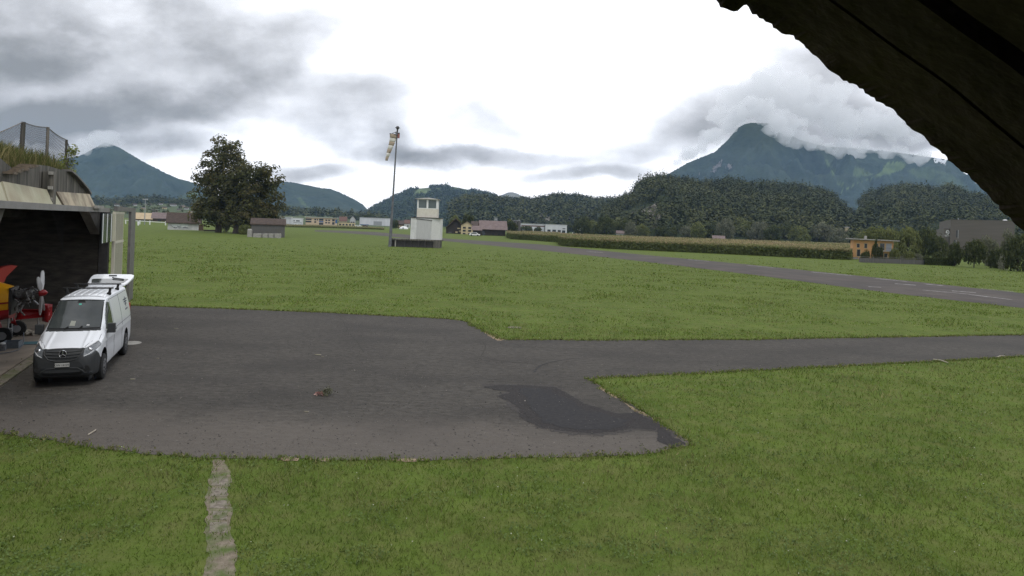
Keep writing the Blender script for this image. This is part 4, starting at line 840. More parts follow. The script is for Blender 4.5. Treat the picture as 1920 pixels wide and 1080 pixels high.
q = MB(); P = [(A[0] + R0 * math.cos(a), A[1] + R0 * math.sin(a), A[2] - R0 * math.cos(a) * .12) for a in np.linspace(0, 6.283, 20)]; q.tube(P, .07, 5); q.tube([P[0], mp(744.8, 250)], .06, 5); q.tube([tuple(A + [-.2, 0, .2]), mp(744, 247)], .05, 5); q.build('hoop', m_steel_d, ms)
# lamp mast, barrier and little poles on the left
t = empty('floodlight_mast', (*G(271, 421)[:2], 0), 0, 'slim grey floodlight mast beyond the lawn at left', 'lamp mast'); YL = t.location.y
q = MB(); q.tube([(0, 0, -.2), (0, 0, 47 / FPX * YL)], [.22, .12], 8); q.build('pole', m_metalw, t); q = MB(); q.box(-1.1, 1.1, -.2, .2, 46 / FPX * YL, 48.5 / FPX * YL); q.build('lamp_head', m_metalw, t)
YF = CAMZ * FPX / (421.5 - HZ(285)); a = at(234, 421, YF); t = empty('barrier', (a[0], YF, 0), 0, 'long white barrier rail with posts beyond the lawn left of the graffiti shed', 'barrier')
wb = (312 - 234) / FPX * YF
q = MB(); q.tube([(0, 0, 1.6), (wb, 0, 1.15)], .12, 6); q.build('rail', m_white, t)
for u in (.02, .36, .60, .98):
    q = MB(); q.box(wb * u - .16, wb * u + .16, -.16, .16, -.1, 1.75); q.build('post', m_white, t)
t = empty('white_bollard', (*G(259, 422.5)[:2], 0), 0, 'stout white post just right of the hangar door rail', 'bollard'); q = MB(); q.tube([(0, 0, 0), (0, 0, 1.5)], .3, 10); q.build('shaft', m_white, t); q = MB(); q.tube([(0, 0, 1.5), (0, 0, 1.8)], [.34, .2], 10); q.build('cap', m_metalw, t)
# small cars
def car(px, py, L_, lab, bm=m_white, cat='car', yaw=0.0, name='parked_car', hh=1.5):
    p = G(px, py); t = empty(name, (p[0], p[1], 0), yaw, lab, cat)
    q = MB(); q.prism([(-L_ / 2, .35), (L_ / 2, .35), (L_ / 2, .85), (L_ * .32, .95), (L_ * .18, hh), (-L_ * .36, hh), (-L_ * .49, .95)], -.9, .9); q.build('body', bm, t)
    q = MB(); q.prism([(-L_ * .36, 1.0), (L_ * .25, 1.0), (L_ * .15, hh - .12), (-L_ * .32, hh - .12)], -.93, .93); q.build('window', m_dwin, t)
    for sx in (-.3, .3):
        q = MB(); q.tube([(L_ * sx, -.94, .34), (L_ * sx, .94, .34)], .34, 14); q.build('wheel', m_black, t)
car(890, 442.6, 4.6, 'white car parked before the door of the dark barn')
car(1078, 438.3, 5.2, 'pale car at the edge of the maize beside the white container')
car(672, 425, 5, 'white car parked before the left end of the long pale hall'); car(685, 425.3, 5, 'dark red car parked before the middle of the long pale hall', m_roofred)
car(1597, 484.5, 3.8, 'white car half hidden at the left corner of the orange house', yaw=rad(80))

# ================================================================ LEFT HANGAR (sod covered concrete vault), local x along the front, y inward
HROT = math.atan2(HU[1], HU[0])
def hthing(name, lab, cat, t0=0.0, Y0=0.0, group=None):
    p = HP(t0, Y0); return empty(name, (p[0], p[1], 0), HROT, lab, cat, group)
T1 = HF(186, 450)[0]; BZ0 = HF(100, 393, -.3)[1]; BZ1 = BZ0 + .17
hg = hthing('hangar', 'open concrete hangar under an overgrown earth mound at left, cream boards above its gate', 'hangar')
q = MB(); q.box(-9, T1 + .3, 0, 15, -.3, .10); q.build('floor', m_floor, hg)
q = MB(); q.box(-9, T1 + .3, -.30, -.004, -.3, .07); q.build('kerb', m_stone, hg)
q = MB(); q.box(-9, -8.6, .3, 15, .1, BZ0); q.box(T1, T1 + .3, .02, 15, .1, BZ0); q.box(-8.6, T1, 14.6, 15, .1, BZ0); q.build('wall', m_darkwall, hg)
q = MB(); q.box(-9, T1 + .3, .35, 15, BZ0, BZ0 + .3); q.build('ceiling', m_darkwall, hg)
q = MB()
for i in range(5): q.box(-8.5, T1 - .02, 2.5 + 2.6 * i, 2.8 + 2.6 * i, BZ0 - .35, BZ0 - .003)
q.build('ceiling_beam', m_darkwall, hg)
q = MB(); q.box(-9, T1 + .2, -.34, -.16, BZ0 - .02, BZ1); q.box(-9, T1 + .2, -.16, .34, BZ0 + .02, BZ0 + .12); q.build('beam', M('pale_steel_beam', (.19, .185, .175), (.25, .24, .23), 2, .6), hg)
q = MB(); q.box(T1 - .05, T1 + .28, -.35, .0, .1, BZ0); q.build('jamb', m_steel_d, hg)
# concrete haunches in the corners
tb = HF(166, 400)[0]; q = MB(); q.prism([(tb, BZ0 - .01), (T1 - .06, BZ0 - .01), (T1 - .06, HF(181, 440)[1])], -.01, .33); q.build('haunch', m_concL, hg)
ta = HF(-12, 400)[0]; tc_ = HF(12, 398)[0]; q = MB(); q.prism([(ta, BZ0 - .01), (tc_, BZ0 - .01), (ta, BZ0 - 1.1)], .03, .33); q.build('haunch', m_conc, hg)
# gable
arch = [HF(*p) for p in [(33, 324), (45, 315), (58, 310.5), (72, 309), (90, 311), (108, 316.5), (125, 321), (136, 330), (148, 343), (157, 354), (164, 364)]]
pk = arch[3][0]; left = [(-(t - pk) + pk, z - .1) for t, z in arch[4:]]; left = [a for a in left if a[0] < arch[0][0] - .3]; arch = left + arch
arch = sorted([a for a in arch], key=lambda a: a[0])
gz = np.interp
q = MB(); gb = [(arch[0][0], BZ1 + .0)] + arch + [(arch[-1][0], BZ1)]; q.prism(gb, 0, .34); q.build('gable', m_conc, hg)
q = MB()
for t in (HF(32, 340)[0], HF(74, 335)[0], HF(92, 335)[0], HF(134, 345)[0], HF(148, 350)[0]):
    q = MB(); z = float(np.interp(t, [a[0] for a in arch], [a[1] for a in arch])); q.box(t - .02, t + .02, -.006, .0, BZ1, z - .03); q.build('gable_seam', m_steel_d, hg)
q = MB(); a = [(t, z) for t, z in arch if t > HF(120, 320)[0] - .2]
for i in range(len(a) - 1):
    (t0, z0), (t1, z1) = a[i], a[i + 1]; q.add([(t0, -.15, z0), (t1, -.15, z1), (t1, .5, z1), (t0, .5, z0), (t0, -.15, z0 + .07), (t1, -.15, z1 + .07), (t1, .5, z1 + .07), (t0, .5, z0 + .07)], [(0, 1, 2, 3), (4, 7, 6, 5), (0, 4, 5, 1), (1, 5, 6, 2), (2, 6, 7, 3), (3, 7, 4, 0)])
q.build('coping', m_steel, hg)
q = MB(); rg = random.Random(8)
for i in range(16):
    px = 17 + i * 2.9; py = 327 - i * 1.05 + rg.uniform(-1, 1); t, z = HF(px, py, -.1); L_ = rg.uniform(.12, .3)
    q.box(t - L_ / 2, t + L_ / 2, -.2 + rg.uniform(-.05, .05), .1, z, z + rg.uniform(.03, .07))
q.build('broken_slab_edge', M('broken_edge', (.20, .16, .12), (.10, .08, .06), 8), hg)
# sloping cream boards: bottom edge stands out, top leans on the gable
def fascia(c, name, mat):
    P = []
    for (px, py, Y) in c:
        t, z = HF(px, py, Y); P.append(np.array([t, Y, z]))
    n = np.cross(P[1] - P[0], P[3] - P[0]); n /= np.linalg.norm(n); n *= .05
    q = MB(); V = [p for p in P] + [p + n for p in P]; q.add(V, [(0, 1, 2, 3), (7, 6, 5, 4), (0, 4, 5, 1), (1, 5, 6, 2), (2, 6, 7, 3), (3, 7, 4, 0)]); return q.build(name, mat, hg)
fascia([(12, 379, -.28), (114, 387, -.28), (97, 358.5, -.1), (1, 341, -.1)], 'fascia_board', m_panel)
fascia([(119, 388, -.28), (178, 391, -.28), (165, 364.5, -.1), (103, 360, -.1)], 'fascia_board', m_panel2)
fascia([(-90, 371, -.28), (9, 379, -.28), (-3, 343, -.1), (-100, 320, -.1)], 'fascia_board', m_panel)
q = MB(); a, b = HF(178, 386, -.4), HF(190, 393, -.4); q.box(a[0], b[0], -.5, -.36, a[1] - .1, a[1] + .02); q.build('bent_sheet', m_concL, hg)
q = MB(); t0, z0 = HF(101, 363, -.3); z1 = HF(101, 322, -.3)[1]; q.box(t0 - .12, t0 + .17, -.32, -.02, BZ1 - .1, z1); q.build('post', m_conc, hg)
q = MB()
for f in (.15, .5, .95): q.box(t0 - .2, t0 - .10, -.30, -.18, BZ1 + (z1 - BZ1) * f - .05, BZ1 + (z1 - BZ1) * f + .05)
q.build('insulator', m_concL, hg)
# earth mound above
def mz(t, Y):
    z = float(np.interp(t, [-14, arch[0][0] - 1] + [a[0] for a in arch] + [arch[-1][0] + 2.2, arch[-1][0] + 6.0], [0, arch[0][1] - .3] + [a[1] for a in arch] + [3.2, 0]))
    up = .34 * min(Y, 5) * max(0, 1 - abs(t - pk + 2.0) / 12)
    return max(0, z - .10 + up + .12 * noise.noise(Vector((t * .9, Y * .9, 0)))) if z > 0 else 0
ts = np.linspace(-14, arch[-1][0] + 6, 90); ys = np.linspace(.345, 16, 40); V = [(t, y, mz(t, y) if y < 15.9 else -.1) for t in ts for y in ys]
F = [(i * 40 + j, (i + 1) * 40 + j, (i + 1) * 40 + j + 1, i * 40 + j + 1) for i in range(89) for j in range(39)]
# keep the mound off the opening: start it above the ceiling in front
V = [(t, y, max(z, BZ0 + .31) if (-9 < t < T1 + .3) else z) for t, y, z in V]
pymesh('earth_cover', V, F, m_soil, hg, True)
q = MB(); te = arch[-1][0]; q.prism([(te - .05, BZ1), (te - .05, arch[-1][1]), (T1 + .3, BZ0 + .3), (T1 + .3, BZ0)], .36, .6); q.prism([(T1 + .302, 0), (T1 + .302, BZ0 + .2), (T1 + 2.4, 0)], .36, .6); q.build('wing_wall', m_conc, hg)
# wild growth on the mound
def wild(name, lab, n, tr, yr, h, w, mat, seed, lean=.5, dens=None, clump=2.2):
    rg = np.random.default_rng(seed); P = []; 
    while len(P) < n:
        t, y = rg.uniform(*tr), rg.uniform(*yr)
        if noise.noise(Vector((t * clump, y * clump, seed))) + rg.uniform(-.2, .5) < 0: continue
        P.append((t, y, mz(t, y)))
    P = np.array(P); 
    Wp = np.array([HP(t, y, z) for t, y, z in P]); Wp[:, 2] = np.where(((P[:, 0] > -9) & (P[:, 0] < T1 + .3)), np.maximum(P[:, 2], BZ0 + .31), P[:, 2]) - .03
    hh = h * rg.uniform(.35, 1.25, n) * (1 + .5 * np.array([noise.noise(Vector((p[0] * .8, p[1] * .8, seed + 3))) for p in P])); a = rg.uniform(0, 6.283, n)
    d = np.stack([np.cos(a), np.sin(a), 0 * a], 1) * w * rg.uniform(.6, 1.4, n)[:, None]; la = rg.uniform(0, 6.283, n); ln = np.stack([np.cos(la), np.sin(la), 0 * la], 1) * (hh * rg.uniform(.05, lean, n))[:, None]
    mid = Wp + ln * .35 + np.array([0, 0, 1.0]) * hh[:, None] * .6; top = Wp + ln + np.array([0, 0, 1.0]) * hh[:, None]
    V = np.stack([Wp - d / 2, Wp + d / 2, mid + d / 2, top, mid - d / 2], 1).reshape(-1, 3)
    i = np.arange(n) * 5; Q = np.concatenate([np.stack([i, i + 1, i + 2, i + 4], 1), np.stack([i + 4, i + 2, i + 3, i + 3], 1)])
    Q3 = np.concatenate([np.stack([i, i + 1, i + 2], 1), np.stack([i, i + 2, i + 4], 1), np.stack([i + 4, i + 2, i + 3], 1)])
    T = np.repeat(rg.uniform(0, 1, n) ** 1.6, 5); o = npmesh(name, V, Q3, mat, tint=T); return tag(o, lab, kind='stuff')
wild('wild_grass', 'tall wild grass and herbs growing over the hangar mound', 20000, (-4, arch[-1][0] + 1.2), (.15, 3.2), .46, .018, m_wild, 1)
wild('wild_grass', 'sparser tall grass on the flank of the mound beside the gate', 6000, (arch[-1][0] - 1, arch[-1][0] + 6), (.7, 8), .6, .03, m_wild, 2)
wild('straw_grass', 'dry straw coloured stalks at the left end of the mound', 900, (-1.5, 2.0), (.2, 2.5), .85, .014, M('straw', (.34, .28, .13), (.24, .22, .09), 3, island=.3), 3, .9)
def leafy(name, lab, cat, base, ells, ncl, nl, leaf, crad, mat, seed, h, r, group=None, trunkmat=None):
    t = empty(name, base, 0, lab, cat, group); me = crown_mesh('crown', ells, ncl, nl, leaf, crad, mat, seed); link('crown', me, None, t)
    link('trunk', trunk_mesh('trunk', h, r, 4, seed, trunkmat), None, t); return t
tq, zq = HF(126, 322, .8); p = HP(tq, .8, zq - .2)
leafy('shrub', 'light green shrub on the mound below the right fence post', 'shrub', p, [(0, 0, .55, .28, .3, .5), (.15, 0, 1.0, .25, .25, .25), (-.05, 0, .2, .35, .35, .25)], 34, 22, .09, .12, M('shrub_leaves', (.13, .16, .045), (.17, .20, .06), 2, tint=(.22, .24, .07), island=.3), 5, 1.1, .025)
tq, zq = HF(196, 378, 4); p = HP(tq, 4, 0)
leafy('bush', 'dark bush rising behind the hangar wing at the door rail', 'bush', G(186, 440), [(-.5, 0, 3.4, 1.8, 1.8, 1.9), (1.2, 0, 2.6, 1.6, 1.5, 1.5)], 40, 40, .28, .5, m_leafd, 15, 4.0, .12)
# net fence on the mound
fn = hthing('net_fence', 'sagging wire net fence on weathered posts atop the hangar mound', 'fence')
posts = [(-60, 268, 320), (44, 229, 306), (90, 238.5, 300), (125, 262, 303), (142, 292, 335)]; FY = 1.3; tops = []
for i, (px, y0, y1) in enumerate(posts):
    t, z1 = HF(px, y0, FY); t2, z2 = HF(px - (5 if i == 1 else 3), y1, FY)
    q = MB(); r = (.05, .075, .055, .05, .03)[i]; q.tube([(t2, FY, max(min(z2, mz(t2, FY)) - .2, BZ0 + .32)), (t, FY, z1)], r, 7)
    if 0 < i < 4: q.build('post', m_conc, fn)
    tops.append((t, z1, t2, mz(t2, FY)))
for i in range(len(tops) - 1):
    (ta, za, tb2, zb_), (tc2, zc, td, zd) = tops[i], tops[i + 1]; q = MB(); r = .006; n = 14 if i else 30
    P = lambda u, v: ((ta + (tc2 - ta) * u) * (v) + (tb2 + (td - tb2) * u) * (1 - v), FY + .02, (za + (zc - za) * u - .05 * math.sin(math.pi * u)) * v + (zb_ + (zd - zb_) * u) * (1 - v))
    q.tube([P(u, 1) for u in np.linspace(0, 1, 10)], .018, 5)
    wr = MB(); nu = int(abs(tc2 - ta) / .13) + 2; nv = 14
    for k in range(nu + nv):
        for s in (0, 1):
            pts = []
            for m in range(nv + 1):
                c = k - m if s == 0 else k - nv + m
                if 0 <= c <= nu: pts.append(P(c / nu, m / nv))
            if len(pts) > 1: wr.tube(pts, .0045, 3)
    net = q.build('top_wire', m_steel, fn); wr.build('net', m_steel_d, fn, fix=False)
# sliding door and its rail
T2 = HF(233, 450, -.6)[0]; T3a, T3b = HF(241, 450, -.6)[0], HF(252, 450, -.6)[0]; ZR = HF(220, 397, -.6)[1]
dr = hthing('sliding_door', 'cream boarded sliding door with tall grey window panes standing open beside the hangar', 'door', T1 + .3, -.55)
Wd_ = T2 - T1 - .3; zm = HF(210, 456, -.6)[1]; pxT = lambda px: HF(px, 450, -.6)[0] - T1 - .3
q = MB(); q.box(0, Wd_, 0, .08, .15, zm - .06)
q.box(pxT(213), Wd_, 0, .08, zm + .06, ZR - .1); q.build('boards', m_door, dr)
q = MB()
for i in range(1, 8):
    x = Wd_ * i / 8; q.box(x - .03, x + .03, -.006, -.001, .15, zm - .06)
    if x > pxT(214): q.box(x - .03, x + .03, -.006, -.001, zm + .06, ZR - .1)
q.build('board_gap', m_steel, dr)
q = MB(); q.box(-.0, Wd_, -.02, .1, zm - .06, zm + .06); q.box(0, Wd_, -.02, .1, ZR - .1, ZR); q.box(-.1, 0, -.02, .1, .1, ZR); q.build('frame', M('door_frame_cream', (.50, .47, .38), (.58, .55, .46), 2), dr)
xs = [0.02, pxT(195.5), pxT(203.5), pxT(211)]
for i in range(3):
    q = MB(); q.box(xs[i] + .05, xs[i + 1] - .05, .02, .05, zm + .06, ZR - .1); o = q.build('window_pane', m_glass, dr)
    f = MB(); f.box(xs[i + 1] - .02, xs[i + 1] + .12, .016, .022, zm + .06, ZR - .1); f.build('bar', m_white, o)
rl = hthing('door_rail', 'grey steel rail with end post carrying the hangar door, reaching over the lawn', 'door rail', T1 + .2, -.6)
q = MB(); q.box(0, T3b - T1 - .2, -.02, .10, ZR + .03, ZR + .24); q.build('rail', m_steel, rl)
q = MB(); q.box(T3a - T1 + .3, T3b - T1 - .2, -.02, .10, -.2, ZR + .028); q.build('post', m_steel, rl)
ps_ = hthing('patch_wall', 'low weathered wooden wall behind the open sliding door', 'wall', T2 - .3, .6); q = MB(); q.box(0, (T3b - T2) * .8, 0, .15, -.2, 1.35); q.box(0.1, .35, -.06, -.003, 0, 1.7); q.build('boards', m_greyhut, ps_)
tp_, zp_ = HF(164, 357, 6); q = MB(); q.tube([HP(tp_, 6, max(mz(tp_, 6), BZ0 + .31) - .1), HP(tp_, 6, zp_)], .03, 6)
tag(q.build('thin_pole', m_metalw), 'thin pale pole sticking up beside the dark bush behind the hangar', 'pole')

# ---------------------------------------------------------------- aircraft in the hangar: nose points out (-y local)
s0 = hthing('aircraft', 'yellow and red light aircraft with bare engine and white propeller inside the hangar', 'aircraft', 0, 0)
def A3(px, py, Y):
    t, z = HF(px, py, Y); return np.array([t, Y, z])
HUB = A3(82, 549, .25); tx = HUB[0]; hz = HUB[2]
def ring(Yc, cz_, rw, rh, n=18, sq=.8):
    out = []
    for k in range(n):
        a = 2 * math.pi * k / n; c, s = math.cos(a), math.sin(a)
        out.append((tx + .05 + rw * math.copysign(abs(c) ** sq, c), Yc, cz_ + rh * math.copysign(abs(s) ** sq, s)))
    return out
def loftmb(rings):
    q = MB(); n = len(rings[0]); V = [p for r in rings for p in r]
    F = [(i * n + k, i * n + (k + 1) % n, (i + 1) * n + (k + 1) % n, (i + 1) * n + k) for i in range(len(rings) - 1) for k in range(n)] + [tuple(range(n)), tuple(range((len(rings) - 1) * n, len(rings) * n))]
    return q.add(V, F)
loftmb([ring(1.12, hz - .25, .42, .48), ring(1.6, hz - .22, .50, .62), ring(2.4, hz - .1, .52, .70), ring(4.2, hz - .05, .40, .55), ring(7.0, hz + .05, .12, .2)]).build('fuselage', m_yellow, s0, True)
loftmb([ring(1.10, hz - .62, .43, .20), ring(1.6, hz - .70, .51, .26), ring(2.6, hz - .70, .50, .25)]).build('belly', m_red, s0, True)
q = MB()
for sx in (-1, 1): q.add([(tx + .05 + sx * .435, 1.10, hz - .30), (tx + .05 + sx * .515, 1.7, hz - .36), (tx + .05 + sx * .515, 1.7, hz - .29), (tx + .05 + sx * .435, 1.10, hz - .25)], [(0, 1, 2, 3)])
q.build('stripe', m_red, s0, fix=False)
q = MB(); q.box(tx - .33, tx + .43, 1.04, 1.11, hz - .68, hz + .2); q.build('firewall', m_steel_d, s0)
eg = MB(); rg = random.Random(12)
eg.tube([(tx + .03, .55, hz - .05), (tx + .03, 1.05, hz - .05)], .17, 12)
for sx in (-1, 1):
    for y in (.62, .84):
        eg.tube([(tx + .03 + sx * .12, y, hz - .02), (tx + .03 + sx * .40, y, hz + .02)], .095, 10)
        for f in range(5): eg.tube([(tx + .03 + sx * (.2 + f * .04), y, hz), (tx + .03 + sx * (.215 + f * .04), y, hz)], .125, 10)
eg.build('engine_block', m_engine, s0, True)
q = MB()
for i in range(26):
    a = Vector((tx + rg.uniform(-.38, .42), rg.uniform(.5, 1.05), hz + rg.uniform(-.45, .22))); b = a + Vector((rg.uniform(-.2, .2), rg.uniform(-.2, .2), rg.uniform(-.25, .1))); c = b + Vector((rg.uniform(-.15, .15), rg.uniform(-.12, .12), rg.uniform(-.2, .05)))
    a.y, b.y, c.y = [min(max(v, .48), 1.04) for v in (a.y, b.y, c.y)]
    q.tube([a, b, c], rg.uniform(.012, .03), 6)
q.build('engine_pipes', m_engine, s0, True)
q = MB(); q.tube([(tx + .45, .5, hz - .45), (tx + .4, .62, hz - .3), (tx + .35, .9, hz - .1)], .035, 8); q.build('exhaust', m_metalw, s0)
q = MB(); q.tube([(tx + .03, .56, hz - .02), (tx + .03, .36, hz)], .07, 10); q.build('shaft', m_engine, s0)
q = MB(); q.tube([(tx + .03, .37, hz), (tx + .03, .28, hz), (tx + .03, .20, hz), (tx + .03, .14, hz)], [.12, .115, .08, .01], 14); q.build('spinner', m_red, s0, True)
for a in (86, 130, 264, 300):
    q = MB(); c, s = math.cos(rad(a)), math.sin(rad(a)); V = []; st = [(.10, .04), (.3, .07), (.5, .065), (.66, .05), (.74, .02)]
    for r_, w_ in st:
        for sg in (-1, 1):
            for dy in (-.012, .012): V.append((tx + .03 + c * r_ - s * w_ * sg * .6, .32 + dy + sg * w_ * .65, hz + s * r_ + c * w_ * sg * .6))
    F = []
    for i in range(4):
        b = i * 4; F += [(b, b + 1, b + 5, b + 4), (b + 2, b + 6, b + 7, b + 3), (b, b + 4, b + 6, b + 2), (b + 1, b + 3, b + 7, b + 5)]
    F += [(0, 2, 3, 1), (16, 17, 19, 18)]; q.add(V, F).build('propeller_blade', m_propw, s0)
q = MB(); q.tube([A3(0, 527, 1.75), A3(15, 546, 1.3)], .025, 6); q.tube([A3(-4, 533, 1.9), A3(12, 549, 1.35)], .02, 6); q.build('windscreen_frame', m_propw, s0)
q = MB(); P = [A3(*p, 1.5) for p in [(-6, 506), (8, 500), (22, 497), (33, 498.5), (24, 507), (12, 519), (8, 529), (-6, 533)]]; q.add([p for p in P] + [p + np.array([.0, .12, 0]) for p in P], [tuple(range(8)), tuple(range(15, 7, -1))] + [(i, (i + 1) % 8, 8 + (i + 1) % 8, 8 + i) for i in range(8)]); q.build('wing_root', M('dark_red_paint', (.30, .015, .015), None, rough=.4), s0)
wc = A3(4, 641, 1.3)
for sx in (0, 1):
    w_ = wc + np.array([sx * 1.5, .0, 0]); w_[2] = .10 + .27
    q = MB(); n = 20
    q.tube([w_ + [-.07, 0, 0], w_ + [-.05, 0, 0], w_ + [.05, 0, 0], w_ + [.07, 0, 0]], [.22, .27, .27, .22], 20); o = q.build('wheel', m_black, s0, True)
    q = MB(); q.tube([w_ + [-.075, 0, 0], w_ + [.075, 0, 0]], .13, 14); q.build('rim', m_metalw, o)
    q = MB(); q.tube([w_ + [0.0, 0, .0], w_ + [.12 - .2 * sx, .15, .45], np.array([tx + .1, 1.5, hz - .8])], [.05, .06, .08], 8); q.build('gear_leg', m_red, s0, True)
q = MB(); q.add([A3(22, 600, 1.0), A3(31, 606, .8), A3(33, 611, .8), A3(20, 606, 1.0), A3(22, 600, 1.15), A3(31, 606, .95), A3(33, 611, .95), A3(20, 606, 1.15)], [(0, 1, 2, 3), (7, 6, 5, 4), (0, 4, 5, 1), (1, 5, 6, 2), (2, 6, 7, 3), (3, 7, 4, 0)]); q.build('wheel_fairing', m_red, s0)
# things on the hangar floor
def hbox_pts(px, py, Y=None):
    w = G(px, py, .1); r = w[:2] - HA; return float(r @ HU), float(-(r @ HN))
def floor_thing(name, lab, cat, px, py): 
    w = G(px, py, .1); return empty(name, (w[0], w[1], .10), HROT, lab, cat)
t = floor_thing('cowling', 'red engine cowling halves laid down on the hangar floor by the van', 'cowling', 57, 618)
q = MB(); V = []
for i in range(9):
    for j in range(7):
        u = i / 8; a = math.pi * (j / 6 - .5); V.append((-.1 + u * .25, .45 - u * .95, .40 + .20 * math.sin(a) * (1 - .3 * u) + .18)); V[-1] = (V[-1][0] + .25 * math.cos(a), V[-1][1], V[-1][2])
F = [(i * 7 + j, (i + 1) * 7 + j, (i + 1) * 7 + j + 1, i * 7 + j + 1) for i in range(8) for j in range(6)]; q.add(V, F); o = q.build('lower_half', m_red, t, True); o.modifiers.new('s', 'SOLIDIFY').thickness = .02
q = MB(); V = []
for i in range(7):
    for j in range(7):
        u = i / 6; a = math.pi * j / 6; V.append((.25 * math.cos(a) + .2, -.55 + .25 * math.sin(a), .25 + .62 * u + .05 * math.sin(a)))
q.add(V, [(i * 7 + j, (i + 1) * 7 + j, (i + 1) * 7 + j + 1, i * 7 + j + 1) for i in range(6) for j in range(6)]); o = q.build('upper_half', m_red, t, True); o.modifiers.new('s', 'SOLIDIFY').thickness = .02
q = MB(); q.tube([(.1, -.25, 0), (.08, -.2, .42)], .04, 6); q.tube([(.1, .3, 0), (.05, .3, .42)], .03, 6); q.build('trestle', m_concL, t)
t = floor_thing('cloth_pile', 'crumpled pale cloth lying on the hangar floor before the red cowling', 'cloth', 50, 629); q = MB()
for i, (x, y, s) in enumerate([(0, .25, .13), (.08, .0, .14), (.0, -.22, .11), (.1, -.4, .08)]): q.ball((x, y, s * .55), s, 12, 8, (1.2, 1.1, .7), .7, i * 3)
q.build('folds', m_cloth, t, True)
t = floor_thing('tool_crate', 'grey plastic tool crate beside the aircraft wheel', 'crate', 27, 651); q = MB(); q.box(-.22, .22, -.16, .28, 0, .02); q.box(-.22, -.2, -.16, .28, .02, .2); q.box(.2, .22, -.16, .28, .02, .2); q.box(-.2, .2, -.16, -.14, .02, .2); q.box(-.2, .2, .26, .28, .02, .2); q.build('box', m_bluegrey, t)
q = MB(); q.box(-.19, .19, -.13, .25, .02, .12); q.build('contents', m_engine, t)
t = floor_thing('mat', 'blue grey mat lying on the hangar floor between crate and van', 'mat', 52, 644); q = MB(); q.box(-.28, .28, -.35, .2, .001, .02); q.build('sheet', M('mat_blue', (.10, .14, .16), (.15, .18, .19), 4), t)
q = MB(); q.box(-.20, .20, -.27, .12, .021, .024); q.build('printed_area', M('mat_teal', (.06, .15, .17), None), t)
t = floor_thing('glass_jar', 'small translucent jar standing before the aircraft wheel', 'jar', 5, 657); q = MB(); q.tube([(0, 0, 0), (0, 0, .2)], .09, 14); q.build('glass', m_lamp, t, True); q = MB(); q.tube([(0, 0, .2), (0, 0, .24)], .07, 14); q.build('lid', m_white, t)
P = [G(x, y, .13) for x, y in [(44, 628), (45, 640), (42, 648), (34, 656), (20, 660), (6, 662), (-14, 664)]]; P[0][2] = .25
q = MB(); q.tube(P, .012, 6); tag(q.build('cable', m_bluegrey), 'thin blue grey cable snaking from the cloth pile to the left edge', 'cable')
t = hthing('workbench', 'dark bench against the hangar interior behind the propeller', 'bench', 8.2, 4.0); q = MB(); q.box(-1.6, 1.8, 0, .9, .85, .95); q.build('top', m_steel, t); q = MB()
for x in (-1.5, 1.7): q.box(x - .06, x + .06, .1, .8, .1, .85)
q.build('leg', m_steel_d, t)
# slab of the parts trolley seen behind the propeller
t = hthing('parts_trolley', 'pale metal trolley frame standing behind the red spinner', 'trolley', HUB[0] + 1.0, 1.6); q = MB()
for x in (-.2, .2):
    for y in (-.2, .2): q.tube([(x, y, .1), (x, y, 1.7)], .025, 6)
q.build('frame', m_metalw, t)
for z in (.4, 1.0, 1.6):
    q = MB(); q.box(-.21, .21, -.21, .21, z, z + .03); q.build('shelf', m_metalw, t)

# ================================================================ VAULT OVER THE CAMERA (mouth of the neighbouring hangar)
VY = 1.2
prof = [(1318, -8), (1331, 1), (1340, -2), (1350, 14), (1362, 18), (1385, 17), (1392, 8), (1402, 6), (1412, 24), (1430, 36), (1462, 56), (1500, 84), (1530, 106), (1560, 130), (1600, 158), (1640, 184), (1672, 206), (1700, 234), (1735, 262), (1765, 287), (1800, 315), (1830, 345), (1856, 372), (1885, 400), (1920, 434), (1990, 512), (2060, 620), (2100, 760), (2130, 1000), (2160, 1500), (2180, 4800)]
PW = [at(x, y, VY) for x, y in prof]; PW = [(p[0], p[2]) for p in PW]
leftp = [(-3.3, 0.0), (-3.25, 3.6), (-3.0, 4.5), (-2.5, 5.0), (-1.8, 5.28), (-1.0, 5.36), (-.3, 5.28)]
def vault():
    base = leftp + PW; pts = []
    for i in range(len(base) - 1):
        a, b = np.array(base[i]), np.array(base[i + 1]); L_ = np.linalg.norm(b - a); n = max(1, int(L_ / (.006 if 6 <= i < 34 else .15)))
        for k in range(n): pts.append(a + (b - a) * k / n)
    pts.append(np.array(base[-1])); pts = np.array(pts); m = len(pts)
    # smooth line inside, ragged crumbling lip at the mouth
    sm = pts.copy()
    for _ in range(60): sm[1:-1] = (sm[:-2] + sm[2:] + 2 * sm[1:-1]) / 4
    tan = np.gradient(sm, axis=0); nr = np.stack([tan[:, 1], -tan[:, 0]], 1); nr /= np.linalg.norm(nr, axis=1)[:, None] + 1e-9; nr = -nr
    s_ = np.cumsum(np.r_[0, np.linalg.norm(np.diff(pts, axis=0), axis=1)])
    jag = np.array([.010 * noise.noise(Vector((s * 14, 0, 0))) + .006 * noise.noise(Vector((s * 45, 5, 0))) + .004 * noise.noise(Vector((s * 150, 9, 0))) for s in s_])
    return pts, sm, nr, jag
pts, sm, nr, jag = vault()
vt = empty('vault', (0, VY, 0), 0, 'black ragged edged vault roof overhanging the top right corner close to the viewer', 'vault')
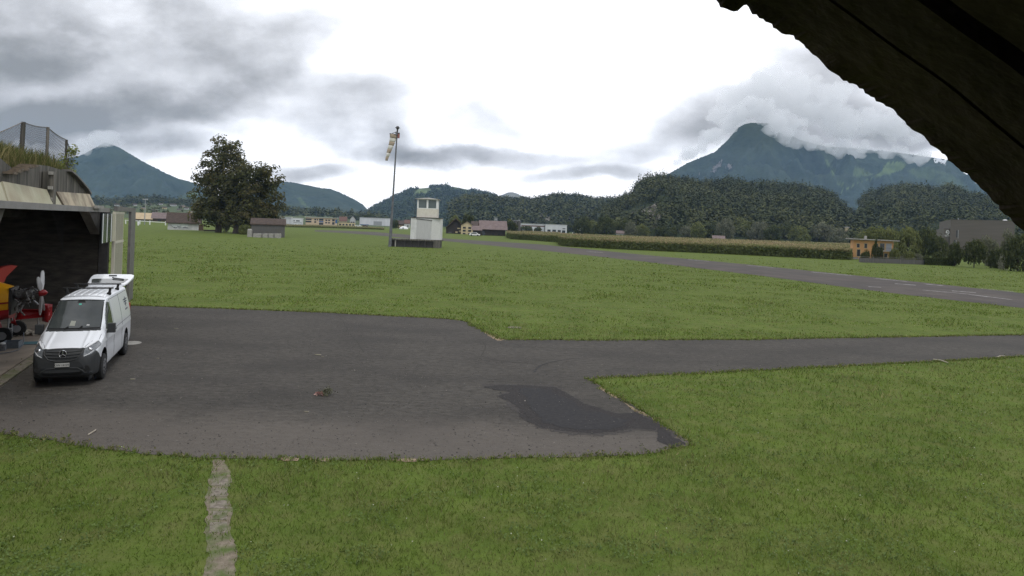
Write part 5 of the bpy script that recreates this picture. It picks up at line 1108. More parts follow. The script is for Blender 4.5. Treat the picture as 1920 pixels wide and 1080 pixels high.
def band(name, y0, y1, off, th, lip=False, mat=m_vault):
    m = len(sm); A_ = (pts + nr * jag[:, None]) if lip else sm + nr * off; B_ = sm + nr * off; O = B_ + nr * th
    if lip: O = sm + nr * (th)
    k = 3 if lip else 1; V = []
    cols = [(A_, y0 - VY), (B_ if lip else B_, (y0 + (y1 - y0) * .3) - VY), (B_, y1 - VY), (O, y1 - VY), (O, y0 - VY)]
    for arr, y in cols:
        for i, p in enumerate(arr): V.append((p[0], y + (.012 * noise.noise(Vector((i * .13, y, 2))) if lip and arr is A_ else 0), p[1]))
    F = []
    for c in range(5):
        d = (c + 1) % 5
        F += [(c * m + i, c * m + i + 1, d * m + i + 1, d * m + i) for i in range(m - 1)]
    return pymesh(name, V, F, mat, vt)
band('mouth_ring', 1.2, 1.035, .004, .25, True)
for y0, y1, o in ((1.02, .90, .0), (.875, .78, .010), (.755, .62, .0), (.615, .4, .006), (.395, 0.0, .0), (-.005, -1, .006), (-1.005, -5, .0)): band('board_ring', y0, y1, o, .2)
q = MB(); q.prism([(-3.5, -.2), (3, -.2), (3, 7), (-3.5, 7)], -5.3 - VY, -5.15 - VY); q.build('rear_wall', m_darkwall, vt)

# ================================================================ VAN   local +x forward, +y left, d = distance behind the front bumper
VANP = dict(x=-11.25, y=16.19, a=-1.18, sl=1.04, sw=.78, sz=1.13)
S_ = np.array([VANP['sl'], VANP['sw'], VANP['sz']])
van = empty('parked_van', (VANP['x'], VANP['y'], .008), VANP['a'], 'white delivery van with dark bumper, roof bars and raised tailgate parked by the hangar', 'van')
ip = lambda d, xs, ys: float(np.interp(d, xs, ys))
def vsec(d):
    zt = ip(d, [0, .02, .06, .12, .2, .4, .7, .95, 1.02, 1.3, 1.62, 1.80, 1.95, 2.4, 3.2, 4.4, 4.85, 5.02, 5.1, 5.14], [.62, .72, .80, .86, .90, .98, 1.075, 1.155, 1.195, 1.40, 1.66, 1.80, 1.855, 1.895, 1.91, 1.90, 1.885, 1.84, 1.70, 1.45])
    w = ip(d, [0, .02, .06, .12, .22, .38, .6, .9, 1.4, 4.6, 4.95, 5.1, 5.14], [.60, .68, .75, .81, .865, .91, .94, .955, .96, .955, .94, .90, .86])
    zb = ip(d, [0, .05, .15, .4, 4.8, 5.14], [.36, .28, .22, .20, .22, .32])
    wr = ip(d, [0, .2, .95, 1.3, 1.8, 2.3, 4.8, 5.14], [.50, .72, .845, .80, .715, .73, .745, .70])
    wr = min(wr, w - .05); zl = min(1.04, zt - .16) if d < 1 else 1.04; zs = zt - ip(d, [0, .6, .95, 1.8, 2.4], [.05, .06, .055, .07, .12])
    zl = min(zl, zs - .04)
    return [(0, zb), (w * .6, zb), (w - .06, zb + .01), (w - .005, zb + .13), (w, min(.62, zl - .02) if d > .1 else (zb + zl) / 2), (w - .006, zl), ((w + wr) / 2 + .012, (zl + zs) / 2), (wr, zs), (wr - .05, zs + (zt - zs) * .6), (wr - .20, zt - .016), (wr * .4, zt - .002), (0, zt)]
def chaik(P, n=3):
    P = np.array(P, float)
    for _ in range(n):
        Q = np.empty((2 * (len(P) - 1), 2)); Q[0::2] = P[:-1] * .75 + P[1:] * .25; Q[1::2] = P[:-1] * .25 + P[1:] * .75; P = np.vstack([P[:1], Q, P[-1:]])
    return P
def build_van():
    D = np.concatenate([np.arange(0, .14, .007), np.arange(.14, 1.2, .015), np.arange(1.2, 2.3, .02), np.arange(2.3, 4.9, .03), np.arange(4.9, 5.141, .015)])
    R = []
    for d in D:
        h = chaik(vsec(d), 3); 
        h = np.vstack([h[:-1] * .5 + h[1:] * .5, h])[np.argsort(np.r_[np.arange(len(h) - 1) + .5, np.arange(len(h))])]
        full = np.vstack([h, (h * [-1, 1])[::-1][1:-1]]); R.append(full)
    n = len(R[0]); V = np.zeros((len(D), n, 3)); V[:, :, 0] = -D[:, None]
    V[:, :, 1] = np.array(R)[:, :, 0]; V[:, :, 2] = np.array(R)[:, :, 1]
    # crease along the flank and slight scallop
    f = np.exp(-((V[:, :, 2] - .90) / .035) ** 2) * (np.abs(V[:, :, 1]) > .8) * (D[:, None] > .9); V[:, :, 1] += np.sign(V[:, :, 1]) * f * .012
    f = np.exp(-((V[:, :, 2] - .72) / .10) ** 2) * (np.abs(V[:, :, 1]) > .8) * (D[:, None] > 1.4) * (D[:, None] < 3.6); V[:, :, 1] -= np.sign(V[:, :, 1]) * f * .012
    # roof ribs
    f = sum(np.exp(-((np.abs(V[:, :, 1]) - y) / .02) ** 2) for y in (.12, .34, .52)) * (V[:, :, 2] > 1.75) * (D[:, None] > 2.2) * (D[:, None] < 4.8); V[:, :, 2] -= .012 * f
    # bonnet power lines
    f = np.exp(-((np.abs(V[:, :, 1]) - .52) / .05) ** 2) * (D[:, None] < .95) * (D[:, None] > .15) * (V[:, :, 2] > .85); V[:, :, 2] += .014 * f
    m = len(D); V = V.reshape(-1, 3)
    i, j = np.meshgrid(np.arange(m - 1), np.arange(n), indexing='ij'); i = i.ravel(); j = j.ravel()
    Q = np.stack([i * n + j, i * n + (j + 1) % n, (i + 1) * n + (j + 1) % n, (i + 1) * n + j], 1)
    # wheel arches
    wc = [(.90, .36), (4.10, .36)]; RA = .40; keep = np.ones(len(Q), bool)
    for (dw, zw) in wc:
        r = np.hypot(-V[:, 0] - dw, V[:, 2] - zw); side = np.abs(V[:, 1]) > .55; ins = (r < RA) & side
        keep &= ~ins[Q].all(1)
        used = np.zeros(len(V), bool); used[Q[keep].ravel()] = True
        s = ins & used; k = RA / np.maximum(r[s], 1e-3); V[s, 0] = -(dw + (-V[s, 0] - dw) * k); V[s, 2] = zw + (V[s, 2] - zw) * k
    Q = Q[keep]; C = V[Q].mean(1); d = -C[:, 0]; y = np.abs(C[:, 1]); z = C[:, 2]
    cls = np.zeros(len(Q), int)
    bump = (d < .56) & (z < .885 - np.maximum(0, d - .16) * .75) & (z < .895)
    cls[bump] = 1
    gr = inpoly(np.stack([y, z], 1), [(-1, .875), (.545, .86), (.50, .76), (.38, .665), (.20, .635), (-1, .63)]) & (d < .3); cls[gr] = 2
    hl = inpoly(np.stack([y, z], 1), [(.575, .885), (.76, .95), (.915, 1.01), (.94, .93), (.92, .86), (.78, .745), (.56, .69)]) & (d < .62) & (z > .66); cls[hl] = np.where(C[hl, 1] > 0, 3, 4)
    ws = inpoly(np.stack([y, z], 1), [(-1, 1.205), (.775, 1.20), (.745, 1.40), (.675, 1.785), (-1, 1.805)]) & (d > .97) & (d < 1.86); cls[ws] = 5
    cow = (d > .93) & (d < 1.06) & (y < .80) & (z > 1.15) & ~ws; cls[cow] = 1
    sw = inpoly(np.stack([d, z], 1), [(1.22, 1.14), (2.12, 1.09), (2.14, 1.70), (1.93, 1.735), (1.86, 1.72), (1.52, 1.46)]) & (y > .70); cls[sw] = np.where(C[sw, 1] > 0, 6, 7)
    sill = (z < .29) & (d > .5); cls[sill & (cls == 0)] = 8
    low = inpoly(np.stack([y, z], 1), [(-1, .40), (.50, .40), (.56, .34), (.50, .29), (-1, .29)]) & (d < .25); cls[low] = 9
    names = {0: ('body', m_vanw), 1: ('bumper', m_vang), 2: ('grille', m_vang), 3: ('headlight', m_lamp), 4: ('headlight', m_lamp), 5: ('windscreen', m_vanglass), 6: ('side_window', m_vanglass), 7: ('side_window', m_vanglass), 8: ('sill', m_vang), 9: ('air_intake', m_black)}
    bv = BVHTree.FromPolygons([Vector(v) for v in V], [tuple(map(int, q)) for q in Q])
    out = {}
    for c, (nm, mt) in names.items():
        q = Q[cls == c]
        if not len(q): continue
        u, inv = np.unique(q, return_inverse=True); vv = V[u] * S_
        if c in (2, 9): vv = vv + np.array([-.012, 0, 0])
        o = npmesh(nm, vv, inv.reshape(q.shape), mt, van, True); out[c] = o
    caps = MB(); caps.add([V[k] * S_ for k in range(n)], [tuple(range(n))]); caps.build('nose_panel', m_vang, van); caps = MB(); caps.add([V[(m - 1) * n + k] * S_ for k in range(n)], [tuple(reversed(range(n)))])
    caps.build('end_panel', m_vang, van)
    return bv, out
vbv, vpart = build_van()
def vs(P): return tuple(np.array(P) * S_)
def sidep(d, z, sgn=1, off=.003):
    h = vbv.ray_cast(Vector((-d, 3 * sgn, z)), Vector((0, -sgn, 0)))[0]
    return (-d, (h.y if h else .95 * sgn) + off * sgn, z)
def frontp(y, z, off=.004):
    h = vbv.ray_cast(Vector((2, y, z)), Vector((-1, 0, 0)))[0]
    x = h.x if h and (h.x > -1.2 or z > 1.1) else -.002
    return (x + off, y, z)
def topp(d, y, off=.003):
    h = vbv.ray_cast(Vector((-d, y, 4)), Vector((0, 0, -1)))[0]
    return (-d, y, (h.z if h else 1.9) + off)
def vtube(P, r, n=5): return MB().tube([vs(p) for p in P], r, n)
m_seam = M('panel_gap', (.05, .05, .055), None)
q = MB()
for s in (1, -1):
    for L_ in ([(1.17, z) for z in np.linspace(.32, 1.12, 9)], [(2.2, z) for z in np.linspace(.3, 1.78, 12)], [(3.42, z) for z in np.linspace(.3, 1.78, 12)],
               [(d, 1.76) for d in np.linspace(2.2, 5.0, 12)], [(d, 1.02) for d in np.linspace(2.3, 4.95, 12)]):
        q.tube([vs(sidep(d, z, s, .001)) for d, z in L_], .006, 4)
    q.tube([vs(frontp(y * s, z, .0)) for y, z in [(.55, .89), (.60, .93), (.70, .98)]] + [vs(topp(d, y * s, 0)) for d, y in [(.45, .80), (.65, .84), (.9, .85)]], .005, 4)
q.tube([vs(topp(2.05, y)) for y in np.linspace(-.62, .62, 9)], .006, 4)
q.build('panel_gap', m_seam, van)
o = MB()
for s in (1, -1):
    o.tube([vs(frontp(y, z, .006)) for y, z in [(s * .775, 1.20), (s * .745, 1.40), (s * .70, 1.62), (s * .672, 1.785)]], .012, 5)
o.tube([vs(frontp(y, 1.205, .006)) for y in np.linspace(-.775, .775, 11)], .014, 5); o.tube([vs(frontp(y, 1.80 - .02 * (y / .67) ** 2, .006)) for y in np.linspace(-.67, .67, 11)], .014, 5)
o.build('seal', m_black, vpart[5])
for y0, y1, z1 in ((.30, -.28, 1.225), (.72, .12, 1.215)):
    q = MB(); q.tube([vs(frontp(-y0 + .45, 1.20, .03)), vs(frontp(-y1 - .05, z1 + .03, .03))], .014, 5)
    q.build('wiper', m_black, van)
q = MB(); a, b = frontp(-.05, 1.70, .004), frontp(.03, 1.725, .004); q.add([vs(frontp(-.05, 1.69)), vs(frontp(.03, 1.69)), vs(frontp(.03, 1.72)), vs(frontp(-.05, 1.72))], [(0, 1, 2, 3)]); q.build('sticker', M('green_sticker', (.10, .45, .35), None), vpart[5], fix=False)
q = MB(); q.add([vs(frontp(-.12, 1.74, .003)), vs(frontp(.14, 1.74, .003)), vs(frontp(.10, 1.79, .003)), vs(frontp(-.08, 1.79, .003))], [(0, 1, 2, 3)]); q.build('sensor_cover', m_black, vpart[5], fix=False)
q = MB(); q.add([vs(frontp(-.16, 1.26, .003)), vs(frontp(.0, 1.255, .003)), vs(frontp(.0, 1.35, .003)), vs(frontp(-.14, 1.36, .003))], [(0, 1, 2, 3)]); q.build('paper', M('paper_behind_glass', (.30, .31, .27), None), vpart[5], fix=False)
q = MB(); q.add([vs(frontp(.34, 1.255, .003)), vs(frontp(.43, 1.252, .003)), vs(frontp(.43, 1.275, .003)), vs(frontp(.35, 1.28, .003))], [(0, 1, 2, 3)]); q.build('paper_slip', M('slip_behind_glass', (.5, .5, .5), None), vpart[5], fix=False)
# grille slats and emblem
for z, w in ((.83, .50), (.77, .47), (.71, .42)):
    q = MB(); q.tube([vs(frontp(y, z - .02 * (1 - (y / w) ** 2), .004)) for y in np.linspace(-w, w, 15)], .013, 6); q.build('slat', M('slat_grey', (.042, .044, .045), None, rough=.5) if z > .8 else MATS['slat_grey'], vpart[2], True)
q = MB(); q.tube([vs(frontp(y, z, .012)) for y, z in [(-.555, .865), (-.51, .76), (-.39, .66), (-.2, .625), (0, .618), (.2, .625), (.39, .66), (.51, .76), (.555, .865)]], .012, 6); q.build('surround', MATS['slat_grey'], vpart[2], True)
ex = frontp(0, .77, .03); em = MB(); Ry, Rz = .098 / S_[1] * .80, .098 / S_[2]
P = [vs((ex[0], Ry * math.cos(a), .77 + Rz * math.sin(a))) for a in np.linspace(0, 2 * math.pi, 25)]; em.tube(P, .009, 6)
for a in (90, 210, 330): em.tube([vs((ex[0], 0, .77)), vs((ex[0], Ry * math.cos(rad(a)), .77 + Rz * math.sin(rad(a))))], .012, 5, .006)
eo = em.build('emblem', m_chrome, van, True)
q = MB(); c0 = np.array(vs((ex[0], 0, .77))); q.tube([c0 - [.05, 0, 0], c0 - [.015, 0, 0]], .085, 18); q.build('emblem_back', m_black, eo)
# number plate
px_ = frontp(0, .535, .02); c0 = np.array(vs(px_)); q = MB(); q.box(c0[0] - .02, c0[0], -.155, .155, c0[2] - .048, c0[2] + .048); po = q.build('number_plate', M('plate_white', (.42, .42, .40), None), van)
text('plate_number', 'OW 14109', .082, m_black, po, (c0[0] + .001, -.005, c0[2] - .029), (rad(90), 0, rad(90)), .001, .82)
for s in (1, -1):
    q = MB(); p = np.array(vs(frontp(.66 * s, .44, .0))); q.tube([p - [.03, 0, 0], p + [.012, 0, 0]], [.075, .07], 14); q.build('fog_lamp_recess', m_black, van)
    q = MB(); q.tube([vs(frontp(y * s, z, .006)) for y, z in [(.20, .46), (.42, .455), (.55, .40), (.62, .34), (.80, .34)]], .016, 6); q.build('bumper_line', MATS['slat_grey'], van, True)
    hlp = vpart[3 if s > 0 else 4]
    q = MB(); p = np.array(vs(frontp(.70 * s, .825, .002))); q.ball(tuple(p - [.02, 0, 0]), .06, 12, 8, (.5, 1, 1)); q.build('projector', m_chrome, hlp, True)
    q = MB(); q.tube([vs(frontp(y * s, z, .004)) for y, z in [(.58, .71), (.70, .745), (.80, .80)]], .008, 5); q.tube([vs(frontp(y * s, z, .004)) for y, z in [(.585, .875), (.72, .93), (.84, .975)]], .014, 5); q.build('light_strip', m_white, hlp, True)
    # door mirror
    mb = MB(); c = np.array([-1.24, (1.07 if s > 0 else 1.05) * s, 1.17]); mb.box(*[v for k_ in range(3) for v in (float((c * S_)[k_]) - (.06, .095, .13)[k_], float((c * S_)[k_]) + (.06, .095, .13)[k_])]); mb.tube([vs((-1.25, .92 * s, 1.07)), vs((-1.24, 1.02 * s, 1.09))], .035, 8); mo = mb.build('door_mirror', m_vang, van, True); bm_ = mo.modifiers.new('b', 'BEVEL'); bm_.width = .05; bm_.segments = 3
    q = MB(); q.ball(tuple(c * S_ + np.array([-.062, 0, 0])), .105, 12, 8, (.12, .85, 1.1)); q.build('mirror_glass', m_vanglass, mo, True)
    q = MB(); q.tube([vs(sidep(d, .985, s, .012)) for d in (1.95, 2.12)], .016, 6); q.build('door_handle', m_vang, van)
    q = MB(); q.tube([vs(sidep(d, .985, s, .012)) for d in (2.32, 2.5)], .016, 6); q.build('door_handle', m_vang, van)
    for dw in (.90, 4.10):
        q = MB(); C = np.array(vs((-dw, .845 * s, 0))); rz = .342; c = np.array([C[0], C[1], rz]); hw2 = .10
        q.tube([c - [0, hw2, 0], c - [0, hw2 - .02, 0], c + [0, hw2 - .02, 0], c + [0, hw2, 0]], [rz - .03, rz, rz, rz - .03], 28); w_ = q.build('wheel', m_black, van, True)
        q = MB(); q.tube([c + [0, (hw2 - .01) * s, 0], c + [0, (hw2 + .006) * s, 0]], [.225, .20], 20); q.tube([c + [0, (hw2) * s, 0], c + [0, (hw2 + .02) * s, 0]], .06, 12); rim = q.build('rim', m_alloy, w_, True)
        q = MB()
        for k in range(8):
            a = k * math.pi / 4; q.tube([c + [math.cos(a) * .145, (hw2 + .0) * s, math.sin(a) * .145], c + [math.cos(a) * .145, (hw2 + .009) * s, math.sin(a) * .145]], .028, 8)
        q.build('rim_holes', m_black, rim)
        # arch liner
        q = MB(); n = 20; V = []
        for k in range(n + 1):
            a = math.pi * (k / n) * 1.16 - math.pi * .08
            for y in (.50, .935): V.append(vs((-dw + .405 * math.cos(a), y * s, .36 + .405 * math.sin(a))))
        q.add(V, [(2 * k, 2 * k + 1, 2 * k + 3, 2 * k + 2) for k in range(n)]); q.build('arch_liner', m_black, van, fix=False)
q = MB(); q.box(-4.9 * S_[0], -.3 * S_[0], -.5, .5, .24, .34); q.build('underbody', m_black, van)
# roof bars
for d in (2.55, 3.75):
    q = MB(); q.tube([vs((-d, -.80, 2.02)), vs((-d, .80, 2.02))], .022, 6)
    for s in (1, -1): q.tube([vs((-d, .70 * s, 2.02)), vs(topp(d, .655 * s, 0))], .035, 6); q.box(-d * S_[0] - .05, -d * S_[0] + .05, .66 * s * S_[1] - .05, .66 * s * S_[1] + .05, topp(d, .64)[2] * S_[2] - .02, topp(d, .64)[2] * S_[2] + .05)
    q.build('roof_bar', m_black, van)
# raised tailgate
tg = MB(); up = rad(9)
def tgp(u, y, h): return vs((-5.0 - u * math.cos(up) + h * math.sin(up), y, 1.90 + u * math.sin(up) + h * math.cos(up)))
out = [(0, -.66), (.0, .66), (.25, .74), (.9, .80), (1.18, .78), (1.28, .66), (1.30, 0), (1.28, -.66), (1.18, -.78), (.9, -.80), (.25, -.74)]
n = len(out); tg.add([tgp(u, y, .0) for u, y in out] + [tgp(u, y, -.06 if u < 1 else -.13) for u, y in out], [tuple(range(n)), tuple(range(2 * n - 1, n - 1, -1))] + [(i, i + n, (i + 1) % n + n, (i + 1) % n) for i in range(n)])
to = tg.build('tailgate', m_vanw, van)
bv_ = to.modifiers.new('b', 'BEVEL'); bv_.width = .02; bv_.segments = 2
q = MB(); gl_ = [(.16, -.58), (.16, .58), (.60, .68), (.66, .62), (.68, 0), (.66, -.62), (.60, -.68)]; n = len(gl_); q.add([tgp(u, y, .006) for u, y in gl_] + [tgp(u, y, -.01) for u, y in gl_], [tuple(range(n)), tuple(range(2 * n - 1, n - 1, -1))] + [(i, i + n, (i + 1) % n + n, (i + 1) % n) for i in range(n)]); q.build('rear_window', m_vanglass, to)
q = MB(); q.tube([tgp(.74, .05, .03), tgp(.66, .10, .03), tgp(.52, .52, .025)], .02, 5); q.build('rear_wiper', m_black, to)
q = MB(); q.tube([tgp(1.02, -.15, .02), tgp(1.02, .15, .02)], .02, 6); q.build('handle', m_vang, to)
for s in (1, -1):
    q = MB(); q.tube([vs((-4.98, .66 * s, 1.72)), tgp(.62, .66 * s, -.06)], .015, 6); q.build('gas_strut', m_black, van)
    q = MB(); q.box(*sorted((-5.15 * S_[0], -5.05 * S_[0])), *sorted((.78 * s * S_[1], .87 * s * S_[1])), .95 * S_[2], 1.35 * S_[2]); q.build('tail_light', M('tail_red', (.35, .02, .02), None, rough=.3) if s > 0 else MATS['tail_red'], van)
# lettering on the flank: dark propeller badge with bars and two small lines
q = MB()
def sq(d0, z0, d1, z1, sk=0): q.add([vs(sidep(d, z, 1, .004)) for d, z in ((d0, z0), (d1, z0 + sk), (d1, z1 + sk), (d0, z1))], [(0, 1, 2, 3)])
E_ = [(4.30 + .055 * math.cos(a) * (1 + .3 * math.sin(a) ** 2), 1.47 + .15 * math.sin(a)) for a in np.linspace(0, 6.283, 17)[:-1]]; q.add([vs(sidep(d, z, 1, .004)) for d, z in E_], [tuple(range(16))])
for i, (a, b) in enumerate([(.02, .30), (.02, .24), (.02, .17)]):
    z = 1.53 - i * .065; sq(4.30 - b, z, 4.30 - .075, z + .032); sq(4.30 + .075, z, 4.30 + b, z + .032)
q.build('side_badge', M('badge_ink', (.05, .06, .08), None), van, fix=False)
p = np.array(vs(sidep(4.3, 1.26, 1, .004))); text('side_lettering', 'AIR SERVICE', .075, MATS['badge_ink'], van, tuple(p), (rad(90), 0, rad(180)), .001)

# ================================================================ TREES
def tree(name, lab, cat, px, pyb, pyt, hwpx, crown, trunk, group=None, Y=None, wide=1.0, rz=0.0, low=0.0):
    if Y is None: Y = CAMZ * FPX / (pyb - HZ(px))
    b = at(px, pyb, Y); H_ = float(at(px, pyt, Y)[2]) ; w = hwpx / FPX * Y
    t = empty(name, (b[0], b[1], 0), rz, lab, cat, group)
    c = link('crown', crown, None, t); c.scale = (w, w, H_); c.location.z = -low * H_
    tr = link('trunk', trunk, None, t); tr.scale = (H_ * .9, H_ * .9, H_); return t
# unit crowns: half width 1, height 1
UC = {}
def ucrown(key, ells, ncl, nl, leaf, cr, mat, seed):
    # built at 10 m then scaled to unit
    me = crown_mesh('crown_' + key, [(x * 10, y * 10, z * 10, a * 10, b * 10, c * 10) for x, y, z, a, b, c in ells], ncl, nl, leaf, cr, mat, seed); v = np.empty(len(me.vertices) * 3, np.float32); me.vertices.foreach_get('co', v); v /= 10; me.vertices.foreach_set('co', v); me.update(); UC[key] = me
for kx, mt in (('olive', m_leafg), ('dark', m_leafd), ('willow', m_leafw)):
    for s in range(3):
        el = [[(0, 0, .52, .92, .92, .46), (.3, .1, .75, .5, .5, .24)], [(-.2, 0, .45, .75, .75, .40), (.3, 0, .60, .66, .66, .38)], [(0, 0, .36, 1, 1, .34), (-.1, 0, .68, .65, .65, .30)]][s]
        ucrown(f'{kx}{s}', el, 150, 26, 1.0, 1.5, mt, 40 + s + len(kx))
UT = [trunk_mesh('trunk_unit', 1.0, .022, 3, 70 + i, m_bark) for i in range(3)]
rowT = [(1090, 408, 13), (1110, 414, 10), (1133, 404, 15), (1152, 415, 10), (1168, 412, 10), (1182, 416, 9), (1192, 424, 8), (1206, 421, 9), (1222, 414, 12), (1240, 424, 10), (1258, 428, 9), (1272, 430, 8), (1290, 425, 12), (1308, 418, 12), (1334, 415, 17), (1360, 412, 13), (1392, 412, 19), (1424, 416, 15), (1448, 424, 12), (1470, 421, 14), (1498, 424, 14), (1518, 424, 12), (1545, 418, 18), (1570, 428, 13), (1592, 434, 11), (1618, 436, 12)]
adj = {'olive': 'olive green', 'dark': 'dark green', 'willow': 'grey green'}
ordw = ['first', 'second', 'third', 'fourth', 'fifth', 'sixth', 'seventh', 'eighth', 'ninth', 'tenth', 'eleventh', 'twelfth', 'thirteenth', 'fourteenth', 'fifteenth', 'sixteenth', 'seventeenth', 'eighteenth', 'nineteenth', 'twentieth', 'twenty first', 'twenty second', 'twenty third', 'twenty fourth', 'twenty fifth', 'twenty sixth']
tk = ['dark', 'olive', 'dark', 'olive', 'dark', 'willow', 'olive', 'olive', 'willow', 'dark', 'dark', 'willow', 'willow', 'olive', 'dark', 'willow', 'olive', 'willow', 'dark', 'dark', 'olive', 'dark', 'willow', 'willow', 'dark', 'olive']
for i, (px, pt, hw) in enumerate(rowT):
    k = tk[i]; Yt = 400 + (i * 37 % 60); tree('field_tree', f'{adj[k]} tree, {ordw[i]} from left in the row behind the maize', 'tree', px, 450, pt, hw * 1.45, UC[f'{k}{i % 3}'], UT[i % 3], 'trees in a row behind the maize field', Y=Yt, rz=i * 1.3)
for i, (px, pt, hw, lab, k) in enumerate([(984, 424, 16, 'dark bush before the factory wing beside the silo', 'dark'), (1008, 425, 9, 'small dark tree before the white factory wing', 'dark'), (852, 404, 12, 'olive tree rising behind the roof of the wooden chalet', 'olive'), (878, 402, 13, 'dark tree rising between the chalet and the farmhouse roofs', 'dark'), (958, 412, 14, 'dark tree behind the barn roof and the silo conveyor', 'dark'), (692, 400, 14, 'dark tree above the left end of the long pale hall', 'dark'), (740, 413, 7, 'dark tree just behind the foot of the windsock mast', 'dark'), (1062, 416, 12, 'dark tree right behind the white factory hall', 'dark')]):
    tree('tree', lab, 'tree', px, 440, pt, hw, UC[f'{k}{i % 3}'], UT[i % 3], Y=(540, 560, 345, 350, 360, 740, 480, 660)[i], rz=i)
# trees about the orange house and the warehouse
for i, (px, pb, pt, hw, lab, k, Yt, name) in enumerate([
    (1640, 470, 425, 24, 'olive tree crown rising above the roof of the orange house', 'olive', 190, 'tree'), (1672, 470, 427, 20, 'olive green tree close behind the right end of the orange house', 'olive', 185, 'tree'), (1702, 472, 424, 26, 'large olive green tree, widest crown right of the orange house', 'olive', 175, 'tree'),
    (1732, 474, 428, 20, 'dark green tree right of the widest crown', 'dark', 178, 'tree'), (1756, 480, 435, 20, 'dark tree in front of the left corner of the warehouse', 'dark', 170, 'tree'),
    (1790, 499, 458, 13, 'orchard tree with bare lower trunk at the right end of the clipped hedge', 'dark', None, 'orchard_tree'), (1826, 502, 457, 20, 'orchard tree standing alone on the lawn with a crooked trunk', 'dark', None, 'orchard_tree'),
    (1855, 497, 442, 19, 'tall loose tree in front of the middle of the warehouse', 'willow', 128, 'tree'), (1870, 502, 462, 16, 'bushy dark tree left of the pale flowering shrub', 'dark', 118, 'tree'), (1908, 505, 440, 24, 'big dark tree at the right edge below the vault', 'dark', 108, 'tree'), (1893, 500, 430, 16, 'grey green tree at the right corner of the warehouse', 'willow', 140, 'tree'), (1960, 505, 445, 30, 'large tree at the right beyond the vault edge', 'olive', 112, 'tree')]):
    tree(name, lab, 'tree', px, pb, pt, hw, UC[f'{k}{i % 3}'], UT[i % 3], Y=Yt, rz=i * 2.1, low=(-.12 if name == 'orchard_tree' else .05))
for i, (px, pt) in enumerate([(1636.5, 459), (1641, 447), (1647, 462), (1652.5, 463)]):
    if i == 0: ucrown('cyp', [(0, 0, .45, .75, .75, .46), (0, 0, .75, .5, .5, .25)], 90, 30, 1.0, 1.6, m_leafd, 90)
    tree('cypress', ['short slim cypress, first before the orange house wall', 'tallest slim cypress before the orange house', 'slim cypress right of the tallest one', 'last slim cypress beside the terrace of the orange house'][i], 'cypress', px, 489, pt, 4.2, UC['cyp'], UT[0], 'cypresses before the orange house', Y=YG + 2.5, rz=i)
for i, (px, pt, hw, lab, k) in enumerate([(1622, 468, 9, 'bushy shrub against the left part of the orange house', 'dark'), (1663, 482, 7, 'low shrub before the terrace of the orange house', 'willow'), (1677, 466, 10, 'round green bush at the terrace corner of the orange house', 'olive'), (1688, 478, 9, 'small pale green shrub behind the garden wall', 'willow'), (1704, 470, 13, 'broad olive bush in the middle of the garden', 'olive'), (1722, 476, 10, 'reddish green shrub near the right end of the garden wall', 'willow'), (1738, 478, 9, 'dark shrub at the right end of the garden wall', 'dark'), (1762, 470, 14, 'dark bush right behind the clipped hedge', 'dark')]):
    tree('garden_shrub', lab, 'shrub', px, 489, pt, hw, UC[f'{k}{(i + 1) % 3}'], UT[1], 'shrubs in the orange house garden', Y=YG + 2.2 + (3 if i == 7 else 0), rz=i * 1.7, low=.05)
tree('flowering_shrub', 'pale flowering shrub at the foot of the big dark tree at right', 'shrub', 1881, 503, 475, 9, crown_mesh('blossom', [(0, 0, .45, .9, .9, .5)], 60, 24, .09, .16, m_leafp, 3), UT[2], Y=112)
# clipped hedge
a = at(1735, 490, YG - 1); wh = 52 / FPX * (YG - 1); t = empty('clipped_hedge', (a[0], a[1], 0), rad(-8), 'dark clipped box hedge right of the garden wall', 'hedge')
rg = np.random.default_rng(31); n = 5200; C = rg.uniform([0, 0, 0], [wh, 1.2, 1.35], (n, 3)); f = rg.integers(0, 3, n); C[f == 0, 1] = 0; C[f == 1, 2] = 1.35; C[f == 2, 1] *= .3; C += rg.normal(size=(n, 3)) * .035
V, Q = leafquads(C, np.where((f == 1)[:, None], [0, 0, 1.0], [0, -1.0, .2]), .16, rg); npmesh('foliage', V, Q, m_leafd, t, tint=rg.uniform(0, 1, n) ** 3); q = MB(); q.box(.06, wh - .06, .06, 1.1, -.1, 1.28); q.build('core', m_under, t)
# the two big trees
def bigtree(px, pyb, ells_px, lab, seed, ncl, lean, r=.75):
    Y = CAMZ * FPX / (pyb - HZ(px)); k = Y / FPX; b = at(px, pyb, Y); el = []
    for (x, y, rx, ry) in ells_px:
        c = at(x, y, Y); el.append((c[0] - b[0], 0, c[2], rx * k, rx * k * .9, ry * k))
    t = empty('big_tree', (b[0], b[1], 0), 0, lab, 'tree', 'big old trees by the grey hut')
    link('crown', crown_mesh('crown', el, ncl, 55, .62, 1.25, m_leafbig, seed), None, t)
    h = max(e[2] for e in el) * 1.0; link('trunk', trunk_mesh('trunk', h, r, 12, seed, m_bark, .85, lean), None, t)
bigtree(409, 436, [(424, 280, 27, 27), (418, 312, 44, 44), (405, 360, 44, 44), (432, 345, 42, 56), (392, 395, 34, 26), (425, 398, 34, 24), (380, 330, 18, 18)], 'tallest of the big old trees, dark crown above the field shed', 21, 300, 1.5)
bigtree(443, 438, [(474, 338, 34, 30), (502, 338, 26, 32), (505, 375, 26, 44), (470, 380, 44, 44), (455, 350, 34, 44), (480, 410, 42, 22), (442, 405, 26, 22)], 'broad old tree leaning over the grey hut, right of the tallest', 22, 280, 2.5, .9)
tree('sapling', 'pale light green young tree between the two big trunks', 'tree', 424, 436, 402, 10, UC['willow1'], UT[1], Y=190)
